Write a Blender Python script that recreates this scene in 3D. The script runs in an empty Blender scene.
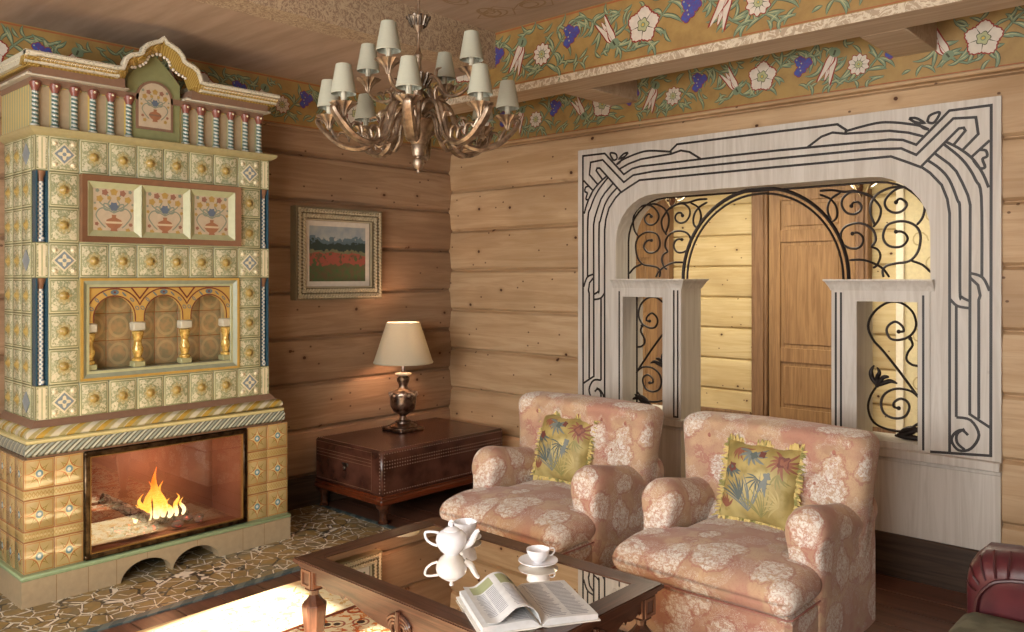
import bpy, math, random
from mathutils import Vector, Matrix
PI = math.pi
sin, cos = math.sin, math.cos
COL = bpy.context.scene.collection
R = random.Random(7)

# ------------------------------------------------------------------ colour + shader helpers
def lin(h):
    h = h.lstrip('#'); o = []
    for i in (0, 2, 4):
        c = int(h[i:i+2], 16) / 255
        o.append(c / 12.92 if c <= .04045 else ((c + .055) / 1.055) ** 2.4)
    return (o[0], o[1], o[2], 1)

class S:
    """a float socket with arithmetic"""
    def __init__(s, nt, o): s.nt = nt; s.o = o
    def _m(s, op, *a):
        n = s.nt.nodes.new('ShaderNodeMath'); n.operation = op
        for i, x in enumerate((s,) + a):
            if isinstance(x, S): s.nt.links.new(x.o, n.inputs[i])
            else: n.inputs[i].default_value = x
        return S(s.nt, n.outputs[0])
    def __add__(s, b): return s._m('ADD', b)
    __radd__ = __add__
    def __sub__(s, b): return s._m('SUBTRACT', b)
    def __rsub__(s, b): return (s * -1) + b
    def __mul__(s, b): return s._m('MULTIPLY', b)
    __rmul__ = __mul__
    def __truediv__(s, b): return s._m('DIVIDE', b)
    def lt(s, b): return s._m('LESS_THAN', b)
    def gt(s, b): return s._m('GREATER_THAN', b)
    def abs(s): return s._m('ABSOLUTE')
    def sin(s): return s._m('SINE')
    def cos(s): return s._m('COSINE')
    def sqrt(s): return s._m('SQRT')
    def pow(s, b): return s._m('POWER', b)
    def floor(s): return s._m('FLOOR')
    def fract(s): return s._m('FRACT')
    def mn(s, b): return s._m('MINIMUM', b)
    def mx(s, b): return s._m('MAXIMUM', b)
    def at2(s, b): return s._m('ARCTAN2', b)
    def ss(s, a, b, lo=0., hi=1.):
        n = s.nt.nodes.new('ShaderNodeMapRange'); n.interpolation_type = 'SMOOTHSTEP'
        s.nt.links.new(s.o, n.inputs[0])
        for i, x in enumerate((a, b, lo, hi)): n.inputs[i+1].default_value = x
        return S(s.nt, n.outputs[0])

class Mat:
    def __init__(s, name, rough=.6, metal=0, spec=.5, coat=0):
        s.m = bpy.data.materials.new(name); s.m.use_nodes = True
        s.nt = s.m.node_tree; s.b = s.nt.nodes['Principled BSDF']
        s.b.inputs['Roughness'].default_value = rough; s.b.inputs['Metallic'].default_value = metal
        s.b.inputs['Specular IOR Level'].default_value = spec
        if coat: s.b.inputs['Coat Weight'].default_value = coat; s.b.inputs['Coat Roughness'].default_value = .08
        s.tc = s.nt.nodes.new('ShaderNodeTexCoord')
    def xyz(s, kind='Object', src=None):
        n = s.nt.nodes.new('ShaderNodeSeparateXYZ'); s.nt.links.new(src or s.tc.outputs[kind], n.inputs[0])
        return [S(s.nt, n.outputs[i]) for i in range(3)]
    def vec(s, x, y, z=0.):
        n = s.nt.nodes.new('ShaderNodeCombineXYZ')
        for i, v in enumerate((x, y, z)):
            if isinstance(v, S): s.nt.links.new(v.o, n.inputs[i])
            else: n.inputs[i].default_value = v
        return n.outputs[0]
    def noise(s, scale, detail=3, rough=.5, v=None, dist=0, col=False):
        n = s.nt.nodes.new('ShaderNodeTexNoise'); s.nt.links.new(v or s.tc.outputs['Object'], n.inputs['Vector'])
        n.inputs['Scale'].default_value = scale; n.inputs['Detail'].default_value = detail
        n.inputs['Roughness'].default_value = rough; n.inputs['Distortion'].default_value = dist
        return n.outputs['Color'] if col else S(s.nt, n.outputs[0])
    def vor(s, scale, v=None, feat='F1', rnd=1., dim='3D'):
        n = s.nt.nodes.new('ShaderNodeTexVoronoi'); n.voronoi_dimensions = dim; s.nt.links.new(v or s.tc.outputs['Object'], n.inputs['Vector'])
        n.feature = feat; n.inputs['Scale'].default_value = scale; n.inputs['Randomness'].default_value = rnd
        return S(s.nt, n.outputs['Distance'])
    def mix(s, f, a, b):
        n = s.nt.nodes.new('ShaderNodeMix'); n.data_type = 'RGBA'
        for x, sk in ((f, n.inputs[0]), (a, n.inputs[6]), (b, n.inputs[7])):
            if isinstance(x, S): s.nt.links.new(x.o, sk)
            elif isinstance(x, str): sk.default_value = lin(x)
            elif isinstance(x, (int, float, tuple)): sk.default_value = x
            else: s.nt.links.new(x, sk)
        return n.outputs[2]
    def out(s, col=None, bump=None, bs=.3, bd=.01, rough=None):
        if col is not None:
            if isinstance(col, str): s.b.inputs['Base Color'].default_value = lin(col)
            else: s.nt.links.new(col, s.b.inputs['Base Color'])
        if bump is not None:
            n = s.nt.nodes.new('ShaderNodeBump'); n.inputs['Strength'].default_value = bs; n.inputs['Distance'].default_value = bd
            s.nt.links.new(bump.o, n.inputs['Height']); s.nt.links.new(n.outputs[0], s.b.inputs['Normal'])
        if rough is not None: s.nt.links.new(rough.o, s.b.inputs['Roughness'])
        return s.m

MC = {}
def flat(h, rough=.6, metal=0, **k):
    """one-colour material with a faint mottling of its own"""
    key = (h, rough, metal, tuple(k.items()))
    if key not in MC:
        m = Mat('paint_' + h.strip('#'), rough, metal, **k); l = lin(h)
        d = tuple(x * .82 for x in l[:3]) + (1,); e = tuple(min(1, x * 1.12) for x in l[:3]) + (1,)
        MC[key] = m.out(m.mix(m.noise(35, 3), d, e))
    return MC[key]

def log_wood(name, axis, off, c1, c2, c3, sp=.3, knot='#4a2d1c'):
    m = Mat(name, .55, spec=.25); x, y, z = m.xyz()
    a = x if axis == 'x' else y
    row = ((z - off) / sp).floor()
    v = m.vec(a * .55 + row * 3.7, z * 7., row * 1.3)
    g = m.noise(2.2, 6, .62, v, 1.2)
    fine = m.noise(9, 4, .6, m.vec(a * .6 + row, z * 14., row))
    big = m.noise(1.3, 2, .5, m.vec(a, z * 1.5, row * 2.1))
    col = m.mix(g.ss(.3, .72), c1, c2)
    col = m.mix(big.ss(.42, .68) * .5, col, c3)
    col = m.mix(fine.ss(.52, .75) * .35, col, c3)
    kv = m.vor(2.1, m.vec(a + row * .37, z * 1.2, 0.), dim='2D'); kn = m.noise(25, 2)
    dk = kv + kn * .03
    col = m.mix(dk.ss(.03, .11, .45, 0.), col, c3)
    col = m.mix(dk.ss(.032, .045, 1., 0.), col, knot)
    kv2 = m.vor(3.7, m.vec(a + 7.3, z * 1.3, 0.), dim='2D')
    col = m.mix(kv2.ss(.022, .036, .8, 0.), col, knot)
    return m.out(col, g + fine * .5, .25, .004)

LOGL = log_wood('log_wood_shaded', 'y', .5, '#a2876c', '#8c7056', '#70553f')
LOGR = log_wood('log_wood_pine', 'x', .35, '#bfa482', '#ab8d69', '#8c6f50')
LOGP = log_wood('log_wood_yellow', 'x', .1, '#d0c096', '#bfa97c', '#a08860')

def grain(name, c1, c2, axis='x', sc=1., rough=.35, coat=0., knots=False):
    m = Mat(name, rough, spec=.4, coat=coat); x, y, z = m.xyz()
    k = {'x': m.vec(x * .5, y * 9, z * 9), 'y': m.vec(x * 9, y * .5, z * 9), 'z': m.vec(x * 9, y * 9, z * .5)}[axis]
    g = m.noise(2.6 * sc, 6, .65, k, 1.5); col = m.mix(g.ss(.32, .7), c1, c2)
    if knots:
        kv = m.vor(3.4); col = m.mix(kv.ss(.03, .06, .55, 0.), col, '#8a8078')
    return m.out(col, g, .15, .003)

MAHOG = grain('mahogany_polished', '#54301f', '#2b170e', 'x', 1, .28, .3)
MAHOGY = grain('mahogany_polished_side', '#5c301b', '#32180d', 'y', 1, .28, .3)
TABW = grain('table_walnut', '#56382a', '#2f1b12', 'x', 1.2, .3, .25)
TABWY = grain('table_walnut_side', '#56382a', '#2f1b12', 'y', 1.2, .3, .25)
TABWZ = grain('table_walnut_leg', '#563526', '#2f1b12', 'z', 1.2, .3, .25)
WHITEW = grain('whitewashed_wood', '#c9c4bc', '#b5aea4', 'z', .8, .6, 0, True)
OAKZ = grain('door_oak', '#96754f', '#775839', 'z', 1.2, .45)
OAKD = grain('door_oak_dark', '#86674a', '#684c34', 'z', 1.2, .5)
DARKW = grain('dark_baseboard_wood', '#4a3a2e', '#2f241c', 'x', 1, .5)
DARKWY = grain('dark_baseboard_wood_side', '#4a3a2e', '#2f241c', 'y', 1, .5)

def mk_floor():
    m = Mat('floor_boards', .32, spec=.5); x, y, z = m.xyz()
    row = ((y + .035) / .2).floor(); g = m.noise(2.2, 5, .6, m.vec(x * .6 + row * 5.1, y * 9, row), 1)
    col = m.mix(g.ss(.3, .7), '#755040', '#4d3225')
    col = m.mix((row * 12.9898).sin().abs() * .35, col, '#402a20')
    return m.out(col, g, .1, .003)
FLOORM = mk_floor()

def mk_sage(name='sage_tile_glaze', side=False):
    """per-tile UV: embossed rosette tile in sage, cream and ochre"""
    m = Mat(name, .22, spec=.5); u, v, _ = m.xyz('UV'); x, y, z = m.xyz()
    u = u * 2 - 1; v = v * 2 - 1; r = (u * u + v * v).sqrt(); th = u.at2(v)
    mxa = u.abs().mx(v.abs())
    n = m.noise(6, 4); col = m.mix(n.ss(.3, .7), '#9fa382', '#8b9273')
    om = m.vor(75, None, 'DISTANCE_TO_EDGE'); n2 = m.noise(95, 3, .7)
    leaf = (n2.gt(.53)) * (mxa.lt(.82)); col = m.mix(leaf * .75, col, '#c9c3a6')
    col = m.mix(n2.lt(.4) * mxa.lt(.82) * .6, col, '#7f7f58')
    sp = ((th * 4).cos() * -1).gt(.5) * r.gt(.55) * r.lt(1.12) * mxa.lt(.82)
    col = m.mix(sp * n2.gt(.44) * .75, col, '#cdc6a8')
    pet = (r - (th * 8).cos() * .06).lt(.44); col = m.mix(pet * .55, col, '#ab9a62')
    col = m.mix((r - .5).abs().lt(.03) * .5, col, '#7d7750')
    col = m.mix((mxa - .86).abs().lt(.02), col, '#77784f')
    col = m.mix((mxa - .91).abs().lt(.02), col, '#c2bb97')
    col = m.mix(mxa.gt(.97), col, '#6b6847')
    return m.out(col, n2 + pet * .6 + sp * .3, .6, .003)
SAGE = mk_sage()
BOSS = flat('#a08a4e', .3)
CREAMG = flat('#d8cfae', .3)
SAGEP = flat('#a9ab85', .35)
OLIVE = flat('#7f8259', .5)
BLUEG = flat('#7d8a90', .3)
TERRA = flat('#7f5c44', .35)
BROWNG = flat('#7d6250', .3)
GOLDP = flat('#b3924a', .3)
TEAL = flat('#2c4b5a', .25)
GREENG = flat('#8fa37c', .3)
REDC = flat('#7a463a', .35)

def mk_fire_tile():
    m = Mat('ochre_star_tile_glaze', .12, spec=.9, coat=.8); u, v, _ = m.xyz('UV')
    u = u * 2 - 1; v = v * 2 - 1; r = (u * u + v * v).sqrt(); mxa = u.abs().mx(v.abs())
    n = m.noise(9, 3); col = m.mix(n.ss(.3, .7), '#b8a472', '#a8925f')
    st = u.abs().sqrt() + v.abs().sqrt()
    st2 = (u + v).abs().sqrt() + (u - v).abs().sqrt()
    col = m.mix((st2 - 1.12).abs().lt(.07), col, '#8c7a3e')
    col = m.mix((st - 1.0).abs().lt(.05), col, '#a9683a')
    col = m.mix(st.lt(.95) * .6, col, '#dcc78d')
    col = m.mix(r.lt(.25), col, '#6f8f95')
    col = m.mix(r.lt(.12), col, '#cdd6cf')
    col = m.mix((mxa - .88).abs().lt(.03), col, '#ae7e48')
    col = m.mix(mxa.gt(.965), col, '#8d5b3c')
    return m.out(col, n, .08, .003)
FTILE = mk_fire_tile()
def mk_band_tile():
    m = Mat('ochre_band_tile_glaze', .12, spec=.6); u, v, _ = m.xyz('UV')
    a = (u * 8).fract() - .5; b = (v - .5)
    n = m.noise(9, 3); col = m.mix(n.ss(.3, .7), '#b8a472', '#a8925f')
    col = m.mix(((a.abs() * .6 + b.abs()) - .26).abs().lt(.07) * .7, col, '#9c7a3e')
    e = (b.abs()).gt(.42); col = m.mix(e, col, '#9a6a42')
    return m.out(col)
BTILE = mk_band_tile()
PLINTH = flat('#aa987a', .35)
GROUT = flat('#8d7350', .6)

def mk_lace(name, a, b, sc=16, th=.5):
    m = Mat(name, .7); w = m.noise(sc * .35, 2)
    x, y, z = m.xyz(); d = m.noise(sc, 3, .6, m.vec(x, y, z * 1.), 2.2)
    d2 = m.noise(sc * 2.3, 3, .6, None, 2.5)
    f = (d - .5).abs().ss(.015, .06, 1., 0.); f2 = d2.gt(.55)
    return m.out(m.mix((f.mx(f2 * .8)), a, b), d2, .2, .003)
LACE = mk_lace('lace_painted_beam', '#8b7560', '#b3a084')
LACEW = mk_lace('lace_painted_light', '#a3917a', '#c9bda6', 9)
def mk_ceil():
    m = Mat('ceiling_boards', .75, spec=.2); x, y, z = m.xyz()
    g = m.noise(2, 5, .6, m.vec(x * .8, y * 6, z)); col = m.mix(g.ss(.3, .7), '#a8927f', '#95806d')
    return m.out(col)
CEIL = mk_ceil()
BEAMB = grain('beam_underside_wood', '#b7a38a', '#a08b71', 'x', .8, .6)
def mk_friezebg():
    m = Mat('frieze_gold_ground', .5); n = m.noise(9, 4); n2 = m.noise(60, 2)
    return m.out(m.mix(n2 * .4, m.mix(n.ss(.3, .7), '#9e8148', '#886a3a'), '#a88c58'))
FRBG = mk_friezebg()

def mk_fabric():
    m = Mat('floral_salmon_upholstery', .85, spec=.15); m.b.inputs['Sheen Weight'].default_value = .2
    nc = m.noise(7, 3); x, y, z = m.xyz()
    v = m.vec(x + (m.noise(5, 2) - .5) * .12, y + (m.noise(5.5, 2, .5, m.vec(y, z, x)) - .5) * .12, z + .3)
    n1 = m.noise(4.2, 3, .5, m.vec(x, z, y)); fine = m.noise(75, 3, .7); med = m.noise(24, 4, .65, None, 1.8); m2 = m.noise(42, 4, .7, None, 2.5)
    col = m.mix(n1.ss(.35, .62), '#b08c78', '#b09479')
    col = m.mix(m.noise(6.5, 2).ss(.5, .6) * .7, col, '#a87c6c')
    col = m.mix(m.noise(5.1, 2, .5, m.vec(z, x, y)).ss(.53, .6) * .7, col, '#bda283')
    ring = ((med - .5).abs()).ss(.006, .03, 1., 0.); col = m.mix(ring * .35, col, '#9c6a60')
    d = m.vor(6.2, v); dd = d + (nc - .5) * .55 + (med - .5) * .25 + (fine - .5) * .15
    zone = dd.ss(.43, .49, 1., 0.)
    wv = m.vec(x + (med - .5) * .07, y + (m2 - .5) * .06, z + (nc - .5) * .07); holes = m.vor(30, wv, 'DISTANCE_TO_EDGE').ss(.0, .11, .1, 1.) * m.noise(36, 4, .65, None, 1.4).ss(.4, .5, .15, 1.)
    lace = zone * (holes * fine.ss(.3, .5))
    col = m.mix(lace * 1., col, '#d6d2ca')
    col = m.mix(zone * m2.ss(.56, .6) * .75, col, '#a97c70')
    col = m.mix((dd - .51).abs().ss(.012, .035, .55, 0.), col, '#9c6660')
    stray = (m.noise(34, 4, .7, None, 3) - .5).abs().ss(.008, .03, 1., 0.) * m.noise(9, 2).gt(.52); col = m.mix(stray * .75, col, '#cdc5b8')
    return m.out(col, fine, .1, .002)
FABRIC = mk_fabric()

def mk_rug():
    m = Mat('persian_rug_wool', .95, spec=.1); x, y, z = m.xyz()
    n = m.noise(5, 3); f = m.noise(60, 3, .7); vd = m.vor(9); ve = m.vor(13, None, 'DISTANCE_TO_EDGE')
    md = m.noise(14, 4, .6, None, 2.)
    orange = m.mix(n.ss(.35, .65), '#b8532c', '#c87a3e')
    cream = m.mix(f, '#d8c496', '#e6d8b4')
    col = m.mix(md.ss(.45, .5), orange, cream)
    col = m.mix(vd.lt(.16), col, '#4c3a30'); col = m.mix((vd - .3).abs().lt(.04) * .8, col, '#8e2f22')
    e = (x - 0.).abs()
    inner = x.lt(.46)
    bc = m.mix(md.gt(.56) * .8, '#e3d5ae', '#c99a4e'); bc = m.mix(vd.lt(.1), bc, '#8b7a62')
    col = m.mix(inner, col, bc)
    col = m.mix((x - .46).abs().lt(.012), col, '#6d3a26')
    col = m.mix(x.lt(.05), col, '#d9b98a')
    return m.out(col, f, .4, .004)
RUG = mk_rug()

def mk_mosaic():
    m = Mat('hearth_mosaic', .35); x, y, z = m.xyz(); n = m.noise(12, 3)
    col = m.mix(n.ss(.3, .7), '#9a8250', '#83704a')
    col = m.mix(m.noise(5, 2).ss(.5, .7) * .5, col, '#6f7468')
    w = m.vec(x + (m.noise(20, 2) - .5) * .004, y, 0.)
    e = m.vor(11, w, 'DISTANCE_TO_EDGE'); e2 = m.vor(7, m.vec(x + 3.3, y * 1.3, 0.), 'DISTANCE_TO_EDGE')
    gate = m.noise(16, 2).ss(.4, .5)
    col = m.mix(e.lt(.06), col, '#453f36'); col = m.mix(e.lt(.035) * gate, col, '#dcd6c6')
    col = m.mix(e2.lt(.022) * m.noise(11, 2).gt(.5), col, '#cfcabb')
    return m.out(col, e.mn(.1), .4, .01)
MOSAIC = mk_mosaic()
def mk_border():
    m = Mat('hearth_border', .4); x, y, z = m.xyz(); s = ((x + y) * 60).sin().gt(.2)
    return m.out(m.mix(s * .6, '#46575a', '#77807a'))
MBORD = mk_border()

def mk_rope(name, c1, c2, c3, k=42., ax='sum'):
    m = Mat(name, .25); x, y, z = m.xyz(); t = ((y + x * 1. - z * 1.1) * k / (2 * PI) * 1.)
    f = t.fract(); q = (t * .5).fract()
    col = m.mix(f.ss(.35, .5), c1, c2); col = m.mix(q.gt(.75), col, c3)
    return m.out(col, (f - .5).abs(), .8, .01)
ROPE = mk_rope('twisted_rope_glaze', '#9d9468', '#bab49e', '#a5883c', 95)
LEAFB = mk_rope('leaf_band_glaze', '#757a70', '#b5b5a2', '#8c9488', 250)
def mk_speck(name, a, b, sc, bs=.4):
    m = Mat(name, .35); n = m.noise(sc, 3, .7); v = m.vor(sc * .8)
    return m.out(m.mix((n + (v - .3) * .6).ss(.4, .55), a, b), v, bs, .003)
CORN = mk_speck('cornice_speckle', '#8f8c76', '#c6c1ad', 130)
CORNG = mk_rope('cornice_gold_ribs', '#a58a48', '#b89b58', '#927634', 700)
def mk_spiral():
    m = Mat('colonnette_spiral', .3); x, y, z = m.xyz(); a = y.at2(x); f = ((z * 330 + a * 1.).sin())
    return m.out(m.mix(f.ss(-.2, .3), '#4f6a64', '#b9bdb4'), f, .5, .004)
SPIRAL = mk_spiral()
FRAMEM = flat('#75684f', .5)
def mk_checkcol():
    m = Mat('corner_column_glaze', .2); x, y, z = m.xyz(); a = ((y + x) * 260).sin() * ((z) * 300).sin()
    return m.out(m.mix(a.gt(.1), '#dfe1da', '#7d93a3'), a, .3, .002)
CHECK = mk_checkcol()
def mk_stripe():
    m = Mat('crown_striped_glaze', .3); x, y, z = m.xyz(); a = ((x + y) * 2 * PI / .035).sin()
    c = m.mix(a.gt(.55), '#a9a884', '#c9b060'); return m.out(m.mix(a.lt(-.7), c, '#8c9370'))
STRIPE = mk_stripe()
def mk_niche():
    m = Mat('niche_tile_glaze', .3); u, v, _ = m.xyz('UV'); u = u * 2 - 1; v = v * 2 - 1; r = (u * u + v * v).sqrt()
    n = m.noise(30, 3); col = m.mix(n.ss(.35, .65), '#a98e66', '#8e8462')
    col = m.mix((r - .7).abs().lt(.1) * .5, col, '#c0aa7e'); col = m.mix((((r - 1.25)).abs()).lt(.08) * .5, col, '#80805c')
    return m.out(m.mix(u.abs().mx(v.abs()).gt(.94), col, '#8d5f30'))
NICHE = mk_niche()

def metal(name, c1, c2, rough=.38, sc=30):
    m = Mat(name, rough, 1.); n = m.noise(sc, 3)
    return m.out(m.mix(n.ss(.35, .65), c1, c2), n, .1, .002)
BRONZE = metal('antique_bronze', '#b3a28e', '#857566', .5)
BRONZED = metal('dark_bronze', '#7d7266', '#4d443c', .45)
GUNM = metal('lamp_silvered_metal', '#a8968a', '#6d5d55', .3)
IRON = Mat('wrought_iron', .5, .6).out('#2a2320')
IRONP = flat('#1a1412', .5)
FRB = metal('fireplace_frame_bronze', '#5c4c3a', '#352a20', .35)
CHROME = metal('polished_nickel', '#d8d2c8', '#b8b0a4', .12)
PORC = Mat('white_porcelain', .08, spec=.6).out('#e6e6ea')
def mk_shade(name, c, tr=.35):
    m = Mat(name, .8, spec=.1); n = m.noise(60, 2, .5, m.vec(*[a * b for a, b in zip(m.xyz(), (1, 1, 6))]))
    m.out(m.mix(n, c, tuple(min(1, q * 1.15) for q in lin(c)[:3]) + (1,)))
    tb = m.nt.nodes.new('ShaderNodeBsdfTranslucent'); tb.inputs[0].default_value = lin(c)
    mx = m.nt.nodes.new('ShaderNodeMixShader'); mx.inputs[0].default_value = tr
    m.nt.links.new(m.b.outputs[0], mx.inputs[1]); m.nt.links.new(tb.outputs[0], mx.inputs[2])
    m.nt.links.new(mx.outputs[0], m.nt.nodes['Material Output'].inputs[0]); return m.m
SHADE = mk_shade('grey_linen_shade', '#a9aa9a', .15)
SHADEL = mk_shade('cream_linen_shade', '#c0bdaa', .3)
def emit(name, c, s):
    m = Mat(name); m.b.inputs['Emission Color'].default_value = lin(c); m.b.inputs['Emission Strength'].default_value = s
    return m.out(c)
def mk_flame():
    m = Mat('flame', 1); x, y, z = m.xyz(); n = m.noise(14, 3, .6, m.vec(x, y, z * .5))
    f = ((z - .2) * 3.6 + (n - .5) * .9)
    c = m.mix(f.ss(.0, .35), '#fff0b0', '#ffb040'); c = m.mix(f.ss(.4, .95), c, '#f06a14')
    m.nt.links.new(c, m.b.inputs['Emission Color']); m.b.inputs['Emission Strength'].default_value = 2.0
    return m.out('#000000')
FLAME = mk_flame()
def mk_ember():
    m = Mat('glowing_embers', .9); n = m.noise(30, 3); k = n.ss(.56, .68)
    m.nt.links.new(m.mix(n.ss(.6, .8), '#d02818', '#ff8040'), m.b.inputs['Emission Color'])
    m.nt.links.new((k * 1.5).o, m.b.inputs['Emission Strength']); return m.out(m.mix(n, '#3a2a2c', '#6b5a5c'), n, .8, .01)
EMBER = mk_ember()
def mk_bark():
    m = Mat('charred_bark', .9); x, y, z = m.xyz(); n = m.noise(40, 4, .6, None, 1)
    return m.out(m.mix(n.ss(.4, .6), '#2a211d', '#8a7d72'), n, .9, .01)
BARK = mk_bark()
def mk_brick():
    m = Mat('firebox_lining', .55, spec=.3); n = m.noise(4, 4)
    return m.out(m.mix(n.ss(.3, .7), '#8a6450', '#6f4c3c'))
FIREBR = mk_brick()
def mk_glass():
    m = Mat('firebox_glass', 0); m.nt.nodes.remove(m.b)
    g = m.nt.nodes.new('ShaderNodeBsdfGlossy'); g.inputs['Roughness'].default_value = .0; g.inputs[0].default_value = (1, 1, 1, 1)
    t = m.nt.nodes.new('ShaderNodeBsdfTransparent'); t.inputs[0].default_value = (.93, .9, .88, 1)
    f = m.nt.nodes.new('ShaderNodeFresnel'); f.inputs[0].default_value = 2.3; gi = m.nt.nodes.new('ShaderNodeNewGeometry'); fm = S(m.nt, f.outputs[0]) * (S(m.nt, gi.outputs['Backfacing']) * -1 + 1)
    x = m.nt.nodes.new('ShaderNodeMixShader'); m.nt.links.new(fm.o, x.inputs[0])
    m.nt.links.new(t.outputs[0], x.inputs[1]); m.nt.links.new(g.outputs[0], x.inputs[2])
    m.nt.links.new(x.outputs[0], m.nt.nodes['Material Output'].inputs[0]); return m.m
GLASS = mk_glass()
MIRROR = Mat('bronze_mirror_glass', .012, 1.).out('#fbf5ea')
def mk_leather(name, a, b, rough=.35):
    m = Mat(name, rough, spec=.5); n = m.noise(8, 3); e = m.vor(120, None, 'DISTANCE_TO_EDGE')
    return m.out(m.mix(n.ss(.3, .7), a, b), e.mn(.15), .25, .002)
LEATH = mk_leather('burgundy_leather', '#5c262a', '#431a20')
CHESTL = mk_leather('dark_brown_leather', '#5a382c', '#371f17', .26)
VELV = Mat('grey_green_velvet', .9); _n = VELV.noise(14, 4)
VELVET = VELV.out(VELV.mix(_n.ss(.35, .65), '#6f6e5a', '#565644'), _n, .2, .004)
def mk_gold_silk():
    m = Mat('gold_printed_silk', .55, spec=.4); n = m.noise(9, 4); n2 = m.noise(34, 3)
    c = m.mix(n.ss(.35, .62), '#b09d62', '#897a46'); c = m.mix(m.noise(5, 2).ss(.5, .68), c, '#c4b57c')
    return m.out(m.mix(n2.ss(.58, .66) * .4, c, '#8a7a3c'), n2, .15, .003)
SILK = mk_gold_silk()
def mk_fringe():
    m = Mat('fringe_yarn', .9); n = m.noise(26, 2)
    return m.out(m.mix(n.ss(.45, .6), '#cdb878', '#8a8650'))
FRINGE = mk_fringe()
PAGE = flat('#cfd0d0', .7)
INK = flat('#8d8f98', .8)
def mk_landscape():
    m = Mat('painted_landscape', .6); u, v, _ = m.xyz('UV'); n = m.noise(26, 4, .6); n2 = m.noise(9, 3, .6); w = v + (n2 - .5) * .34 + (n - .5) * .16
    c = m.mix(n.ss(.3, .7), '#5c4a34', '#3f5a34')                       # foreground greens
    c = m.mix(w.gt(.3) * (n.gt(.42)) * n2.gt(.38), c, '#8c4a3c')                        # poppy band
    c = m.mix(w.gt(.5), c, m.mix(n, '#7a7a5c', '#50583f'))
    c = m.mix(w.gt(.56), c, m.mix(n, '#2c3f34', '#1f2c30'))
    c = m.mix(w.gt(.72 ), c, m.mix(n, '#5d7480', '#44585f'))
    c = m.mix(w.gt(.79), c, m.mix(n2.ss(.3, .7), '#7f8c94', '#9da19c'))
    return m.out(c, n, .3, .002)
LANDS = mk_landscape()
MATB = flat('#c9c2b4', .8)

# ------------------------------------------------------------------ mesh builder
ROOT = {}
def root_of(o): return ROOT.get(o.name, Vector((0, 0, 0))) if o else Vector((0, 0, 0))

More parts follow.
